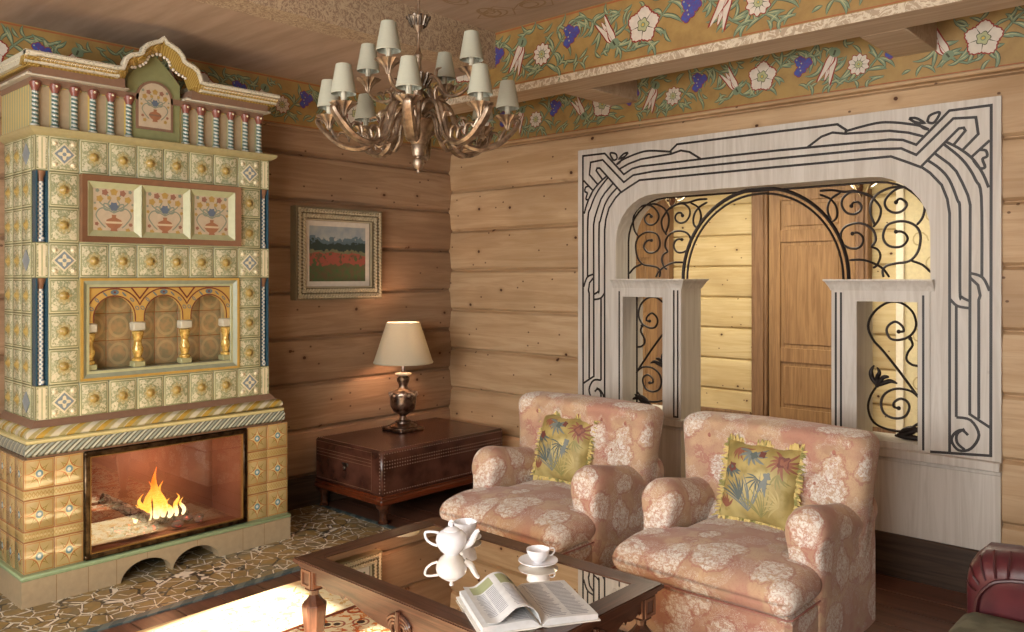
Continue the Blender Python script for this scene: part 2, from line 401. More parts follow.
class MB:
    def __init__(s): s.v = []; s.f = []; s.m = []; s.uv = []; s.M = None
    def add(s, vs, fs, mat=0, uvs=None):
        b = len(s.v)
        for p in vs:
            p = Vector(p); s.v.append(s.M @ p if s.M else p)
        for i, f in enumerate(fs):
            s.f.append([b + j for j in f]); s.m.append(mat); s.uv.append(uvs[i] if uvs else None)
        return s
    def box(s, a, b, mat=0, bev=0.):
        x0, y0, z0 = a; x1, y1, z1 = b
        x0, x1 = min(x0, x1), max(x0, x1); y0, y1 = min(y0, y1), max(y0, y1); z0, z1 = min(z0, z1), max(z0, z1)
        if bev <= 0:
            v = [(x, y, z) for z in (z0, z1) for y in (y0, y1) for x in (x0, x1)]
            return s.add(v, [(0, 2, 3, 1), (4, 5, 7, 6), (0, 1, 5, 4), (2, 6, 7, 3), (0, 4, 6, 2), (1, 3, 7, 5)], mat)
        e = min(bev, (x1-x0)/2.01, (y1-y0)/2.01, (z1-z0)/2.01)
        lo = (x0, y0, z0); hi = (x1, y1, z1); v = []; idx = {}
        for sx in (0, 1):
            for sy in (0, 1):
                for sz in (0, 1):
                    g = (sx, sy, sz)
                    for ax in range(3):
                        p = []
                        for k in range(3):
                            base = hi[k] if g[k] else lo[k]
                            p.append(base if k == ax else (base - e if g[k] else base + e))
                        idx[(g, ax)] = len(v); v.append(tuple(p))
        f = []
        for ax in range(3):
            o = [k for k in range(3) if k != ax]
            for sd in (0, 1):
                q = []
                for (a1, a2) in ((0, 0), (1, 0), (1, 1), (0, 1)):
                    g = [0, 0, 0]; g[ax] = sd; g[o[0]] = a1; g[o[1]] = a2; q.append(idx[(tuple(g), ax)])
                f.append(q)
            for a1 in (0, 1):
                for a2 in (0, 1):
                    g0 = [0, 0, 0]; g0[o[0]] = a1; g0[o[1]] = a2; g1 = list(g0); g1[ax] = 1
                    g0 = tuple(g0); g1 = tuple(g1)
                    f.append([idx[(g0, o[0])], idx[(g1, o[0])], idx[(g1, o[1])], idx[(g0, o[1])]])
        for sx in (0, 1):
            for sy in (0, 1):
                for sz in (0, 1): f.append([idx[((sx, sy, sz), k)] for k in range(3)])
        return s.add(v, s._orient(v, f), mat)
    @staticmethod
    def _orient(v, f):
        c = sum((Vector(p) for p in v), Vector()) / len(v); out = []
        for q in f:
            a, b, d = Vector(v[q[0]]), Vector(v[q[1]]), Vector(v[q[2]])
            n = (b - a).cross(d - a); m = (a + b + d) / 3 - c
            out.append(list(q) if n.dot(m) >= 0 else list(q)[::-1])
        return out
    def prism(s, pts, to3, h0, h1, mat=0, mat_side=None):
        """2D outline pts extruded between heights h0,h1; to3(a,b,h)->3D"""
        n = len(pts); v = [to3(a, b, h0) for a, b in pts] + [to3(a, b, h1) for a, b in pts]
        s.add(v, [list(range(n))[::-1], list(range(n, 2*n))], mat)
        s.add(v, [[i, (i+1) % n, n + (i+1) % n, n + i] for i in range(n)], mat if mat_side is None else mat_side)
        return s
    def lathe(s, prof, n=24, c=(0, 0, 0), mat=0, sx=1, sy=1, lobes=0, amp=0, cap=True):
        v = []; f = []; k = len(prof)
        for j, (r, z) in enumerate(prof):
            for i in range(n):
                t = 2*PI*i/n; rr = r*(1 + amp*cos(lobes*t)) if lobes else r
                v.append((c[0] + rr*cos(t)*sx, c[1] + rr*sin(t)*sy, c[2] + z))
        for j in range(k-1):
            for i in range(n):
                a = j*n+i; b = j*n+(i+1) % n; f.append([a, b, b+n, a+n])
        if cap and prof[0][0] > 1e-5: f.append([i for i in range(n)][::-1])
        if cap and prof[-1][0] > 1e-5: f.append([(k-1)*n+i for i in range(n)])
        return s.add(v, f, mat)
    def loft(s, rings, mat=0, cap=True, close=False):
        n = len(rings[0]); v = [p for r in rings for p in r]; f = []; k = len(rings)
        for j in range(k if close else k-1):
            for i in range(n):
                a = j*n+i; b = j*n+(i+1) % n; j2 = (j+1) % k
                f.append([a, b, j2*n+(i+1) % n, j2*n+i])
        if cap and not close: f.append(list(range(n))[::-1]); f.append([(k-1)*n+i for i in range(n)])
        return s.add(v, f, mat)
    def tube(s, pts, r, n=8, mat=0, cap=True, close=False, flat=(1, 1), upv=None):
        P = [Vector(p) for p in pts]; k = len(P); rings = []; N = None
        for i in range(k):
            a = P[i-1] if (i > 0 or close) else P[0]; b = P[(i+1) % k] if (i < k-1 or close) else P[-1]
            T = (b - a).normalized() if (b-a).length > 1e-9 else Vector((0, 0, 1))
            if upv is not None: N = (Vector(upv) - T * T.dot(Vector(upv))).normalized()
            elif N is None:
                N = T.orthogonal().normalized()
            else:
                N = (N - T * N.dot(T)); N = N.normalized() if N.length > 1e-6 else T.orthogonal().normalized()
            B = T.cross(N); rr = r[i] if isinstance(r, (list, tuple)) else r
            rings.append([P[i] + N*(rr*flat[0]*cos(2*PI*q/n)) + B*(rr*flat[1]*sin(2*PI*q/n)) for q in range(n)])
        return s.loft(rings, mat, cap, close)
    def ball(s, c, r, n=10, m=7, mat=0):
        if not isinstance(r, (tuple, list)): r = (r, r, r)
        v = [(c[0], c[1], c[2]-r[2])]
        for j in range(1, m):
            ph = -PI/2 + PI*j/m
            for i in range(n):
                t = 2*PI*i/n; v.append((c[0]+r[0]*cos(ph)*cos(t), c[1]+r[1]*cos(ph)*sin(t), c[2]+r[2]*sin(ph)))
        v.append((c[0], c[1], c[2]+r[2])); f = []
        for i in range(n): f.append([0, 1+(i+1) % n, 1+i])
        for j in range(m-2):
            for i in range(n):
                a = 1+j*n+i; b = 1+j*n+(i+1) % n; f.append([a, b, b+n, a+n])
        L = len(v)-1; q = 1+(m-2)*n
        for i in range(n): f.append([L, q+i, q+(i+1) % n])
        return s.add(v, f, mat)
    def grid(s, fn, nu, nv, mat=0, uv=False):
        v = [fn(i/nu, j/nv) for j in range(nv+1) for i in range(nu+1)]; f = []; u = []
        for j in range(nv):
            for i in range(nu):
                a = j*(nu+1)+i; f.append([a, a+1, a+nu+2, a+nu+1])
                u.append([(i/nu, j/nv), ((i+1)/nu, j/nv), ((i+1)/nu, (j+1)/nv), (i/nu, (j+1)/nv)])
        return s.add(v, f, mat, u if uv else None)
    def rbox(s, c, h, r, fn=None, n=(12, 12, 12), mat=0):
        """rounded box: centre, half sizes, corner radius, optional deform fn(x,y,z) local"""
        vs = {}; V = []; F = []
        def vid(i, j, k):
            key = (i, j, k)
            if key not in vs:
                p = [0, 0, 0]
                for a, (q, m) in enumerate(((i, n[0]), (j, n[1]), (k, n[2]))):
                    t = -1 + 2*q/m; t = math.copysign(abs(t) ** .8, t); p[a] = t*h[a]
                q = [max(-(h[a]-r), min(h[a]-r, p[a])) for a in range(3)]
                d = Vector([p[a]-q[a] for a in range(3)])
                w = Vector(q) + (d.normalized()*r if d.length > 1e-9 else d)
                w = fn(*w) if fn else w
                vs[key] = len(V); V.append((w[0]+c[0], w[1]+c[1], w[2]+c[2]))
            return vs[key]
        X, Y, Z = n
        for i in range(X):
            for j in range(Y):
                F.append([vid(i, j, 0), vid(i, j+1, 0), vid(i+1, j+1, 0), vid(i+1, j, 0)]); F.append([vid(i, j, Z), vid(i+1, j, Z), vid(i+1, j+1, Z), vid(i, j+1, Z)])
            for k in range(Z):
                F.append([vid(i, 0, k), vid(i+1, 0, k), vid(i+1, 0, k+1), vid(i, 0, k+1)]); F.append([vid(i, Y, k), vid(i, Y, k+1), vid(i+1, Y, k+1), vid(i+1, Y, k)])
        for j in range(Y):
            for k in range(Z):
                F.append([vid(0, j, k), vid(0, j, k+1), vid(0, j+1, k+1), vid(0, j+1, k)]); F.append([vid(X, j, k), vid(X, j+1, k), vid(X, j+1, k+1), vid(X, j, k+1)])
        return s.add(V, F, mat)
    def build(s, name, mats, parent=None, world=False, smooth=40):
        me = bpy.data.meshes.new(name); off = root_of(parent) if world else Vector((0, 0, 0))
        me.from_pydata([tuple(p - off) for p in s.v], [], s.f)
        if not isinstance(mats, (list, tuple)): mats = [mats]
        for m in mats: me.materials.append(m)
        me.polygons.foreach_set('material_index', s.m)
        if any(s.uv):
            ul = me.uv_layers.new(name='UVMap')
            for p, u in zip(me.polygons, s.uv):
                if u:
                    for li, q in zip(p.loop_indices, u): ul.data[li].uv = q
        if smooth:
            me.polygons.foreach_set('use_smooth', [True]*len(me.polygons)); me.set_sharp_from_angle(angle=math.radians(smooth))
        me.update(); o = bpy.data.objects.new(name, me); COL.objects.link(o)
        if parent: o.parent = parent; ROOT[o.name] = root_of(parent)
        return o

def thing(name, label, cat, loc=(0, 0, 0), rz=0, group=None):
    o = bpy.data.objects.new(name, None); COL.objects.link(o); o.location = loc; o.rotation_euler = (0, 0, rz); o.empty_display_size = .1
    o['label'] = label; o['category'] = cat
    if group: o['group'] = group
    ROOT[o.name] = Vector(loc); return o
def tag(o, label, cat, group=None):
    o['label'] = label; o['category'] = cat
    if group: o['group'] = group
    return o
def struct(o): o['kind'] = 'structure'; return o
def dup(o, parent=None):
    c = o.copy(); COL.objects.link(c)
    if parent: c.parent = parent
    for ch in list(o.children): dup(ch, c)
    return c

def catmull(pts, k=4, close=False):
    P = [tuple(p) for p in pts]; n = len(P); out = []; D = len(P[0])
    for i in range(n if close else n-1):
        p0 = P[(i-1) % n] if (i > 0 or close) else P[0]; p1 = P[i]; p2 = P[(i+1) % n]; p3 = P[(i+2) % n] if (i < n-2 or close) else P[n-1]
        for q in range(k):
            t = q/k
            out.append(tuple(.5*((2*p1[a]) + (-p0[a]+p2[a])*t + (2*p0[a]-5*p1[a]+4*p2[a]-p3[a])*t*t + (-p0[a]+3*p1[a]-3*p2[a]+p3[a])*t**3) for a in range(D)))
    if not close: out.append(P[-1])
    return out

class Paint:
    """paints shapes in thin layers on a surface P(a,b,h)"""
    def __init__(s, mb, P, h0=.0006, dh=.0004): s.mb = mb; s.P = P; s.h0 = h0; s.dh = dh
    def poly(s, pts, mat, layer=0):
        s.k = (getattr(s, 'k', 0)+1) % 61; h = s.h0 + layer*s.dh + s.k*4e-6; s.mb.add([s.P(a, b, h) for a, b in pts], [list(range(len(pts)))], mat)
    def disc(s, c, r, mat, layer=0, n=12, sx=1., rot=0., lob=0, amp=0):
        p = []
        for i in range(n):
            t = 2*PI*i/n; rr = r*(1+amp*cos(lob*t)+(.045*cos(lob*5*t) if lob == 5 and n > 30 else 0)); x = rr*cos(t)*sx; y = rr*sin(t)
            p.append((c[0]+x*cos(rot)-y*sin(rot), c[1]+x*sin(rot)+y*cos(rot)))
        s.poly(p, mat, layer)
    def stroke(s, pts, w, mat, layer=0, taper=0, close=False):
        s.k = (getattr(s, 'k', 0)+1) % 61; h = s.h0 + layer*s.dh + s.k*4e-6; n = len(pts); L = []; Rr = []
        for i in range(n):
            a = pts[i-1] if (i > 0 or close) else None; b = pts[(i+1) % n] if (i < n-1 or close) else None
            q = pts[i]; u = [0, 0]; tt = []
            for (e, f) in ((a, q), (q, b)):
                if e is None or f is None: continue
                c1, c2 = f[0]-e[0], f[1]-e[1]; l1 = math.hypot(c1, c2)
                if l1 > 1e-9: tt.append((c1/l1, c2/l1))
            dx = sum(z[0] for z in tt); dy = sum(z[1] for z in tt); l = math.hypot(dx, dy) or 1; t = i/(n-1)
            ww = w/2
            if taper == 1: ww *= (1-t)*.9+.1
            elif taper == 2: ww *= max(.08, sin(PI*min(1, t*.9+.05)))
            if tt: ww /= max(.45, (tt[0][0]*dx+tt[0][1]*dy)/l)
            L.append((pts[i][0]-dy/l*ww, pts[i][1]+dx/l*ww)); Rr.append((pts[i][0]+dy/l*ww, pts[i][1]-dx/l*ww))
        v = [s.P(a, b, h) for a, b in L] + [s.P(a, b, h) for a, b in Rr]
        f = [[n+i, n+i+1, i+1, i] for i in range(n-1)]
        if close: f.append([2*n-1, n, 0, n-1])
        s.mb.add(v, f, mat)

def PX(x0):      # plane facing +X : a=y, b=z
    return lambda a, b, h: (x0+h, a, b)
def PYm(y0):     # plane facing -Y : a=x, b=z
    return lambda a, b, h: (a, y0-h, b)
def PYp(y0):     # plane facing -Y measured so that h grows to -Y, a = x
    return PYm(y0)

# ------------------------------------------------------------------ camera
F_, CX_, HY_ = 824., 512., 277.
cam = bpy.data.cameras.new('camera'); co = bpy.data.objects.new('camera', cam); COL.objects.link(co)
co.location = (4.628, -4.3568, 1.5); co.rotation_euler = (PI/2, 0, math.radians(42.46))
cam.sensor_width = 36; cam.lens = 36*F_/1024; cam.shift_y = -(316-HY_)/1024; cam.clip_start = .05
bpy.context.scene.camera = co

# ------------------------------------------------------------------ room shell
def logs(mb, P, a0, a1, z0, z1, off, sp=.3, depth=.034):
    """rows of slightly bulged logs with grooves"""
    z = off + math.floor((z0-off)/sp+1e-6)*sp
    while z < z1-1e-4:
        prof = []
        for t in (0, .015, .035, .06, .12, .25, .5, .75, .88, .94, .965, .985, 1.):
            zz = z + t*sp; d = abs(2*t-1); h = -depth*(.3*d**4 + .7*max(0, (d-.88)/.12)**1.3)
            prof.append((zz, h))
        q = [(min(max(a, z0), z1), h) for a, h in prof]
        v = [P(a0, zz, h) for zz, h in q] + [P(a1, zz, h) for zz, h in q]; k = len(q)
        mb.add(v, [[i, k+i, k+i+1, i+1] for i in range(k-1) if q[i+1][0]-q[i][0] > 1e-5])
        z += sp

mb = MB(); logs(mb, lambda a, b, h: (h, a, b), -5.6, .02, 0, 2.49, .5)
mb.box((-.12, -5.6, 0), (-.03, .0, 2.77))
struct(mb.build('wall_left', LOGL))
mb = MB(); PW = lambda a, b, h: (a, -h, b)
logs(mb, PW, -.02, 1.262, 0, 2.49, .35); logs(mb, PW, 3.708, 6.2, 0, 2.49, .35); logs(mb, PW, 1.262, 3.708, 2.32, 2.49, .35)
mb.box((-.02, .03, 0), (1.262, .12, 2.77)); mb.box((3.708, .03, 0), (6.2, .12, 2.77)); mb.box((1.262, .03, 2.33), (3.708, .12, 2.77))
struct(mb.build('wall_right', LOGR))
# floor boards
mb = MB(); y = -6.035
while y < 3.2:
    mb.box((-1.2, y+.002, -.03), (6.3, y+.198, 0), 0, .003); y += .2
mb.box((-1.2, -6.1, -.05), (6.3, 3.3, -.031), 1)
struct(mb.build('floor', [FLOORM, flat('#1d120c', .9)]))
# hearth
mb = MB(); mb.box((.0, -4.8, -.005), (.94, -1.24, .006), 0)
mb.box((.94, -4.8, -.005), (.985, -1.2, .008), 1, .002); mb.box((.0, -1.24, -.005), (.94, -1.2, .008), 1, .002)
struct(mb.build('floor_hearth', [MOSAIC, MBORD]))
# ceilings
mb = MB()
mb.box((-.1, -6, 2.77), (1.0, .1, 2.85), 0); mb.box((1.0, -.6, 2.77), (6.3, .1, 2.85), 0)
mb.box((1.0, -6, 2.984), (6.3, -.7, 3.05), 0)
PZ = lambda a, b, h: (a, b, 2.984-h); pt = Paint(mb, PZ)
for (sx, sy) in ((1, 1), (1, -1)):        # faint ornament by the coffer corner
    for k in range(9):
        x0 = 1.42 + k*.26; c = (x0, -.98 if k else -1.0)
        pts = [(c[0]+.09*cos(t)*(1-.09*t), c[1]+sy*(.065*sin(t)*(1-.09*t))) for t in [i*.45 for i in range(15)]]
        pt.stroke(pts, .012, 1, 0)
        pt.stroke([(c[0]-.13, c[1]), (c[0]-.05, c[1]+sy*.05), (c[0]+.08, c[1]+sy*.09), (c[0]+.14, c[1])], .008, 1, 0)
for k in range(12):
    c = (1.42, -1.05 - k*.26)
    for sg in (-1, 1):
        pts = [(c[0]+sg*(.065*sin(t)*(1-.09*t)), c[1]+.09*cos(t)*(1-.09*t)) for t in [i*.45 for i in range(15)]]
        pt.stroke(pts, .012, 1, 0)
struct(mb.build('ceiling', [CEIL, flat('#8d7354', .8)], smooth=0))
mb = MB(); mb.box((1.0, -6, 2.768), (1.175, -.73, 2.99)); struct(mb.build('trim_2', LACE, smooth=0))

# ---- painted friezes
FRM = [FRBG, flat('#74866a', .6), flat('#454a36', .6), flat('#cdc3b4', .6), flat('#8e2f26', .6), flat('#4d4288', .6), flat('#3f4f98', .6),
       flat('#a9ab80', .6), flat('#9a5a34', .6), flat('#c9a94e', .6)]
def leaf(pt, p, ang, L, w, bend, lay):
    pts = []
    for i in range(8):
        t = i/7; a = ang + bend*t; pts.append((p[0] + L*t*cos(ang+bend*t*.5), p[1] + L*t*sin(ang+bend*t*.5)))
    pt.stroke(pts, w*1.45, 2, lay, 2); pt.stroke(pts, w, 1, lay+1, 2); pt.stroke([(a, b+w*.12) for a, b in pts[1:6]], w*.3, 7, lay+2, 2)
def tulip(pt, c, ang, s):
    M = lambda u, v: (c[0]+u*cos(ang)-v*sin(ang), c[1]+u*sin(ang)+v*cos(ang))
    for k, sg in ((0, 0), (1, 1), (2, -1)):
        tip = (s*(1.0 if sg == 0 else 1.1), sg*s*.26)
        o = catmull([(0, -.02*s), (s*.25, -.15*s+sg*.04*s), (s*.6, -.1*s+sg*.12*s), tip, (s*.6, .1*s+sg*.12*s), (s*.25, .15*s+sg*.04*s)], 3, True)
        i = [(a*.93+.03*s, b*.72+sg*.02*s) for a, b in o]
        pt.poly([M(*q) for q in o], 4, 4+k*2); pt.poly([M(*q) for q in i], 3, 5+k*2)
    pt.stroke([M(s*.15, 0), M(s*.7, 0)], s*.07, 4, 10, 2)
    pt.disc(M(s*.02, 0), s*.2, 1, 11, 10, .8, ang); pt.stroke([M(-.05*s, 0), M(.12*s, .0)], s*.06, 2, 12)
def flower(pt, c, r, n, lay=4):
    pt.disc(c, r*1.1, 4, lay, 60, 1, .2, n, .1); pt.disc(c, r, 3, lay+1, 60, 1, .2, n, .12)
    for k in range(n):
        t = .2 + 2*PI*(k+.5)/n; pt.stroke([(c[0]+r*.4*cos(t), c[1]+r*.4*sin(t)), (c[0]+r*.85*cos(t), c[1]+r*.85*sin(t))], r*.07, 2, lay+2, 1)
    pt.disc(c, r*.42, 2, lay+3, 30, 1, 0, n, .15); pt.disc(c, r*.37, 7, lay+4, 30, 1, 0, n, .15); pt.disc(c, r*.17, 1, lay+5, 10); pt.disc(c, r*.1, 9, lay+6, 8)
def grapes(pt, c, s, fl):
    spots = [(-.5, .7), (-.15, .85), (.2, .65), (-.35, .35), (.05, .3), (.45, .35), (.8, .55), (.95, .3), (-.15, -.05), (.25, 0), (.6, .05), (-.4, -.3), (-.05, -.4), (.25, -.35), (-.3, -.7), (-.55, -.5)]
    for (a, b) in spots:
        q = (c[0]+fl*a*s*.55, c[1]+b*s*.62); pt.disc(q, s*.2, 4, 4, 9)
    for i, (a, b) in enumerate(spots):
        q = (c[0]+fl*a*s*.55, c[1]+b*s*.62); pt.disc(q, s*.165, 5 if i % 3 else 6, 5, 9); pt.disc((q[0]-.03*s, q[1]+.04*s), s*.05, 7 if i % 4 == 0 else 6, 6, 6)
def frieze(pt, a0, a1, b0, h, ph, per):
    rr = random.Random(3); pt.stroke([(a0, b0+.012*h), (a1, b0+.012*h)], .018*h, 8, 1); pt.stroke([(a0, b0+.985*h), (a1, b0+.985*h)], .03*h, 8, 1)
    k0 = int(math.floor((a0-ph)/per))-1; k1 = int(math.ceil((a1-ph)/per))+1
    ok = lambda x, m=.1: a0+m*h < x < a1-m*h
    n = int((a1-a0)/(per/24)); vine = [(a0+(a1-a0)*i/n, b0+h*(.5+.36*sin(2*PI*(a0+(a1-a0)*i/n-ph)/per*2-1.1))) for i in range(n+1)]
    pt.stroke(vine, .045*h, 2, 0); pt.stroke(vine, .03*h, 1, 1)
    for i in range(1, n, 1):
        x, y = vine[i]
        if not ok(x, .35): continue
        for sg in (-1, 1):
            for _q in range(2):
                an = math.atan2(vine[i+1][1]-vine[i-1][1] if i < n else 0, vine[1][0]*0+2*(a1-a0)/n)+sg*(.5+rr.random()*.6)
                L = h*(.18+.24*rr.random()); ye = y+L*sin(an+sg*.4)
                if b0+.04*h < ye < b0+.95*h: leaf(pt, (x, y), an, L, h*.055, sg*2.2*rr.random(), 1)
    for i in range(int((a1-a0)/h*14)):                     # loose leaf curls in the corners
        x = a0 + h*.3 + rr.random()*(a1-a0-.6*h); up = rr.random() < .5; y = b0+h*(.72 if up else .12)+rr.random()*.16*h
        leaf(pt, (x, y), rr.choice((0, PI))+rr.uniform(-.5, .5), h*rr.uniform(.16, .3), h*.045, rr.uniform(.6, 2.2)*rr.choice((-1, 1)), 1)
    for k in range(k0, k1+1):
        o = ph + k*per
        if ok(o, .25): flower(pt, (o, b0+.42*h), .17*h, 10)
        x = o+.155*per
        if ok(x, .3): grapes(pt, (x, b0+.6*h), .3*h, 1)
        x = o+.335*per
        if ok(x, .35): tulip(pt, (x+.05*per, b0+.3*h), 2.15, .5*h)
        x = o+.52*per
        if ok(x, .3): flower(pt, (x, b0+.5*h), .25*h, 5)
        x = o+.725*per
        if ok(x, .3): grapes(pt, (x, b0+.55*h), .3*h, 1)
        x = o+.87*per
        if ok(x, .35): tulip(pt, (x+.02*per, b0+.72*h), -1.95, .55*h)

# wall friezes
mb = MB(); mb.box((-.03, -5.6, 2.47), (.012, 0.0, 2.77), 0); mb.box((-.03, -5.6, 2.455), (.02, .0, 2.472), 10, .004)
frieze(Paint(mb, lambda a, b, h: (.012+h, a, b)), -5.4, -.01, 2.475, .29, -1.48, 1.1)
struct(mb.build('trim_3', FRM+[LOGL], smooth=0))
mb = MB(); mb.box((.012, -.012, 2.47), (6.2, .03, 2.77), 0); mb.box((.012, -.022, 2.455), (6.2, .03, 2.474), 10, .004)
frieze(Paint(mb, PYm(-.012)), .02, 4.6, 2.475, .29, .878, 1.1)
struct(mb.build('trim_4', FRM+[LOGR], smooth=0))
# long boxed beam with its frieze
mb = MB(); mb.box((-.0, -.73, 2.641), (6.2, -.49, 2.99), 0)
mb.add([(0, -.73, 2.60), (6.2, -.73, 2.60), (6.2, -.732, 2.641), (0, -.732, 2.641)], [(0, 1, 2, 3)], 10)
mb.box((0, -.7295, 2.6), (6.2, -.4995, 2.641), 11)
frieze(Paint(mb, PYm(-.73)), .02, 4.4, 2.645, .335, 1.545, 1.33)
struct(mb.build('trim_5', FRM+[LACEW, BEAMB], smooth=0))
for i, x in enumerate((1.52, 3.25)):
    mb = MB(); mb.box((x, -.49, 2.6), (x+.2, -.012, 2.78), 0, .004); struct(mb.build('trim_%d' % (6+i), BEAMB))
# baseboards
mb = MB(); mb.box((.0, -5.6, 0), (.022, -.0, .2), 0, .004); struct(mb.build('baseboard_left', DARKWY))
mb = MB()
for a, b in ((.0, 1.25), (3.72, 6.2)): mb.box((a, -.024, 0), (b, .02, .2), 0, .004)
struct(mb.build('baseboard_right', DARKW))
LINES = {'o1': [(2.657, 2.302), (2.969, 2.301), (3.013, 2.267), (3.01, 2.243)], 'o2': [(3.01, 2.26), (3.161, 2.282), (3.252, 2.275), (3.363, 2.247), (3.411, 2.222)], 'o3': [(2.803, 2.194), (2.884, 2.246), (2.943, 2.261), (3.01, 2.247), (3.137, 2.241), (3.229, 2.236), (3.319, 2.216), (3.387, 2.19)], 'o4': [(2.657, 2.198), (3.137, 2.192), (3.229, 2.192), (3.293, 2.183), (3.356, 2.152), (3.505, 2.3), (3.683, 2.301), (3.681, 0.666), (3.392, 0.646), (3.392, 1.431)], 'o5': [(2.657, 2.154), (3.137, 2.152), (3.286, 2.141), (3.356, 2.102), (3.522, 2.26), (3.619, 2.253), (3.629, 2.173), (3.564, 2.106)], 'o6': [(2.657, 2.107), (3.137, 2.106), (3.237, 2.106), (3.319, 2.068), (3.376, 2.04), (3.491, 2.155), (3.546, 2.209), (3.567, 2.21), (3.574, 2.195), (3.526, 2.136)], 'a1': [(3.378, 2.042), (3.42, 2.007), (3.471, 1.945), (3.496, 1.875), (3.506, 1.805), (3.506, 1.438), (3.506, 0.653)], 'a2': [(3.41, 2.069), (3.463, 2.024), (3.505, 1.966), (3.54, 1.868), (3.551, 1.81), (3.551, 1.438), (3.559, 1.405), (3.593, 1.386)], 'a3': [(3.438, 2.103), (3.505, 2.043), (3.535, 2.006), (3.562, 1.947), (3.585, 1.888), (3.595, 1.841), (3.594, 1.439), (3.593, 0.85), (3.679, 0.797)], 'a4': [(3.481, 2.141), (3.546, 2.077), (3.587, 2.021), (3.618, 1.957), (3.642, 1.875), (3.644, 1.505)], 'a5': [(3.491, 2.151), (3.546, 2.115), (3.601, 2.064), (3.637, 2.007), (3.657, 1.963), (3.672, 1.918)], 'c1': [(3.601, 2.068), (3.677, 2.138)], 'ht': [(3.633, 2.098), (3.66, 2.092), (3.666, 2.065), (3.647, 2.053), (3.657, 2.015), (3.634, 2.013), (3.608, 2.052)], 'l1': [(3.323, 2.287), (3.356, 2.283), (3.392, 2.255), (3.349, 2.265), (3.323, 2.287)], 'l2': [(3.407, 2.257), (3.417, 2.287), (3.456, 2.299), (3.46, 2.285), (3.435, 2.25), (3.407, 2.257)], 'l3': [(3.349, 2.265), (3.378, 2.24), (3.392, 2.228), (3.414, 2.22)], 'k1': [(3.506, 1.396), (3.539, 1.362), (3.593, 1.352)], 'k2': [(3.535, 1.361), (3.535, 0.83)], 'k3': [(3.593, 1.519), (3.647, 1.498), (3.676, 1.435)], 'k4': [(3.593, 1.498), (3.628, 1.462), (3.637, 1.413), (3.631, 1.392), (3.631, 0.833)], 's1': [(3.535, 0.829), (3.597, 0.822), (3.632, 0.756), (3.597, 0.687), (3.545, 0.673), (3.515, 0.712), (3.526, 0.749), (3.558, 0.771), (3.586, 0.75)], 's2': [(3.571, 0.777), (3.539, 0.751), (3.539, 0.708), (3.571, 0.679)], 'p1': [(2.977, 1.426), (2.977, 0.655), (3.024, 0.646), (3.024, 1.427)]}
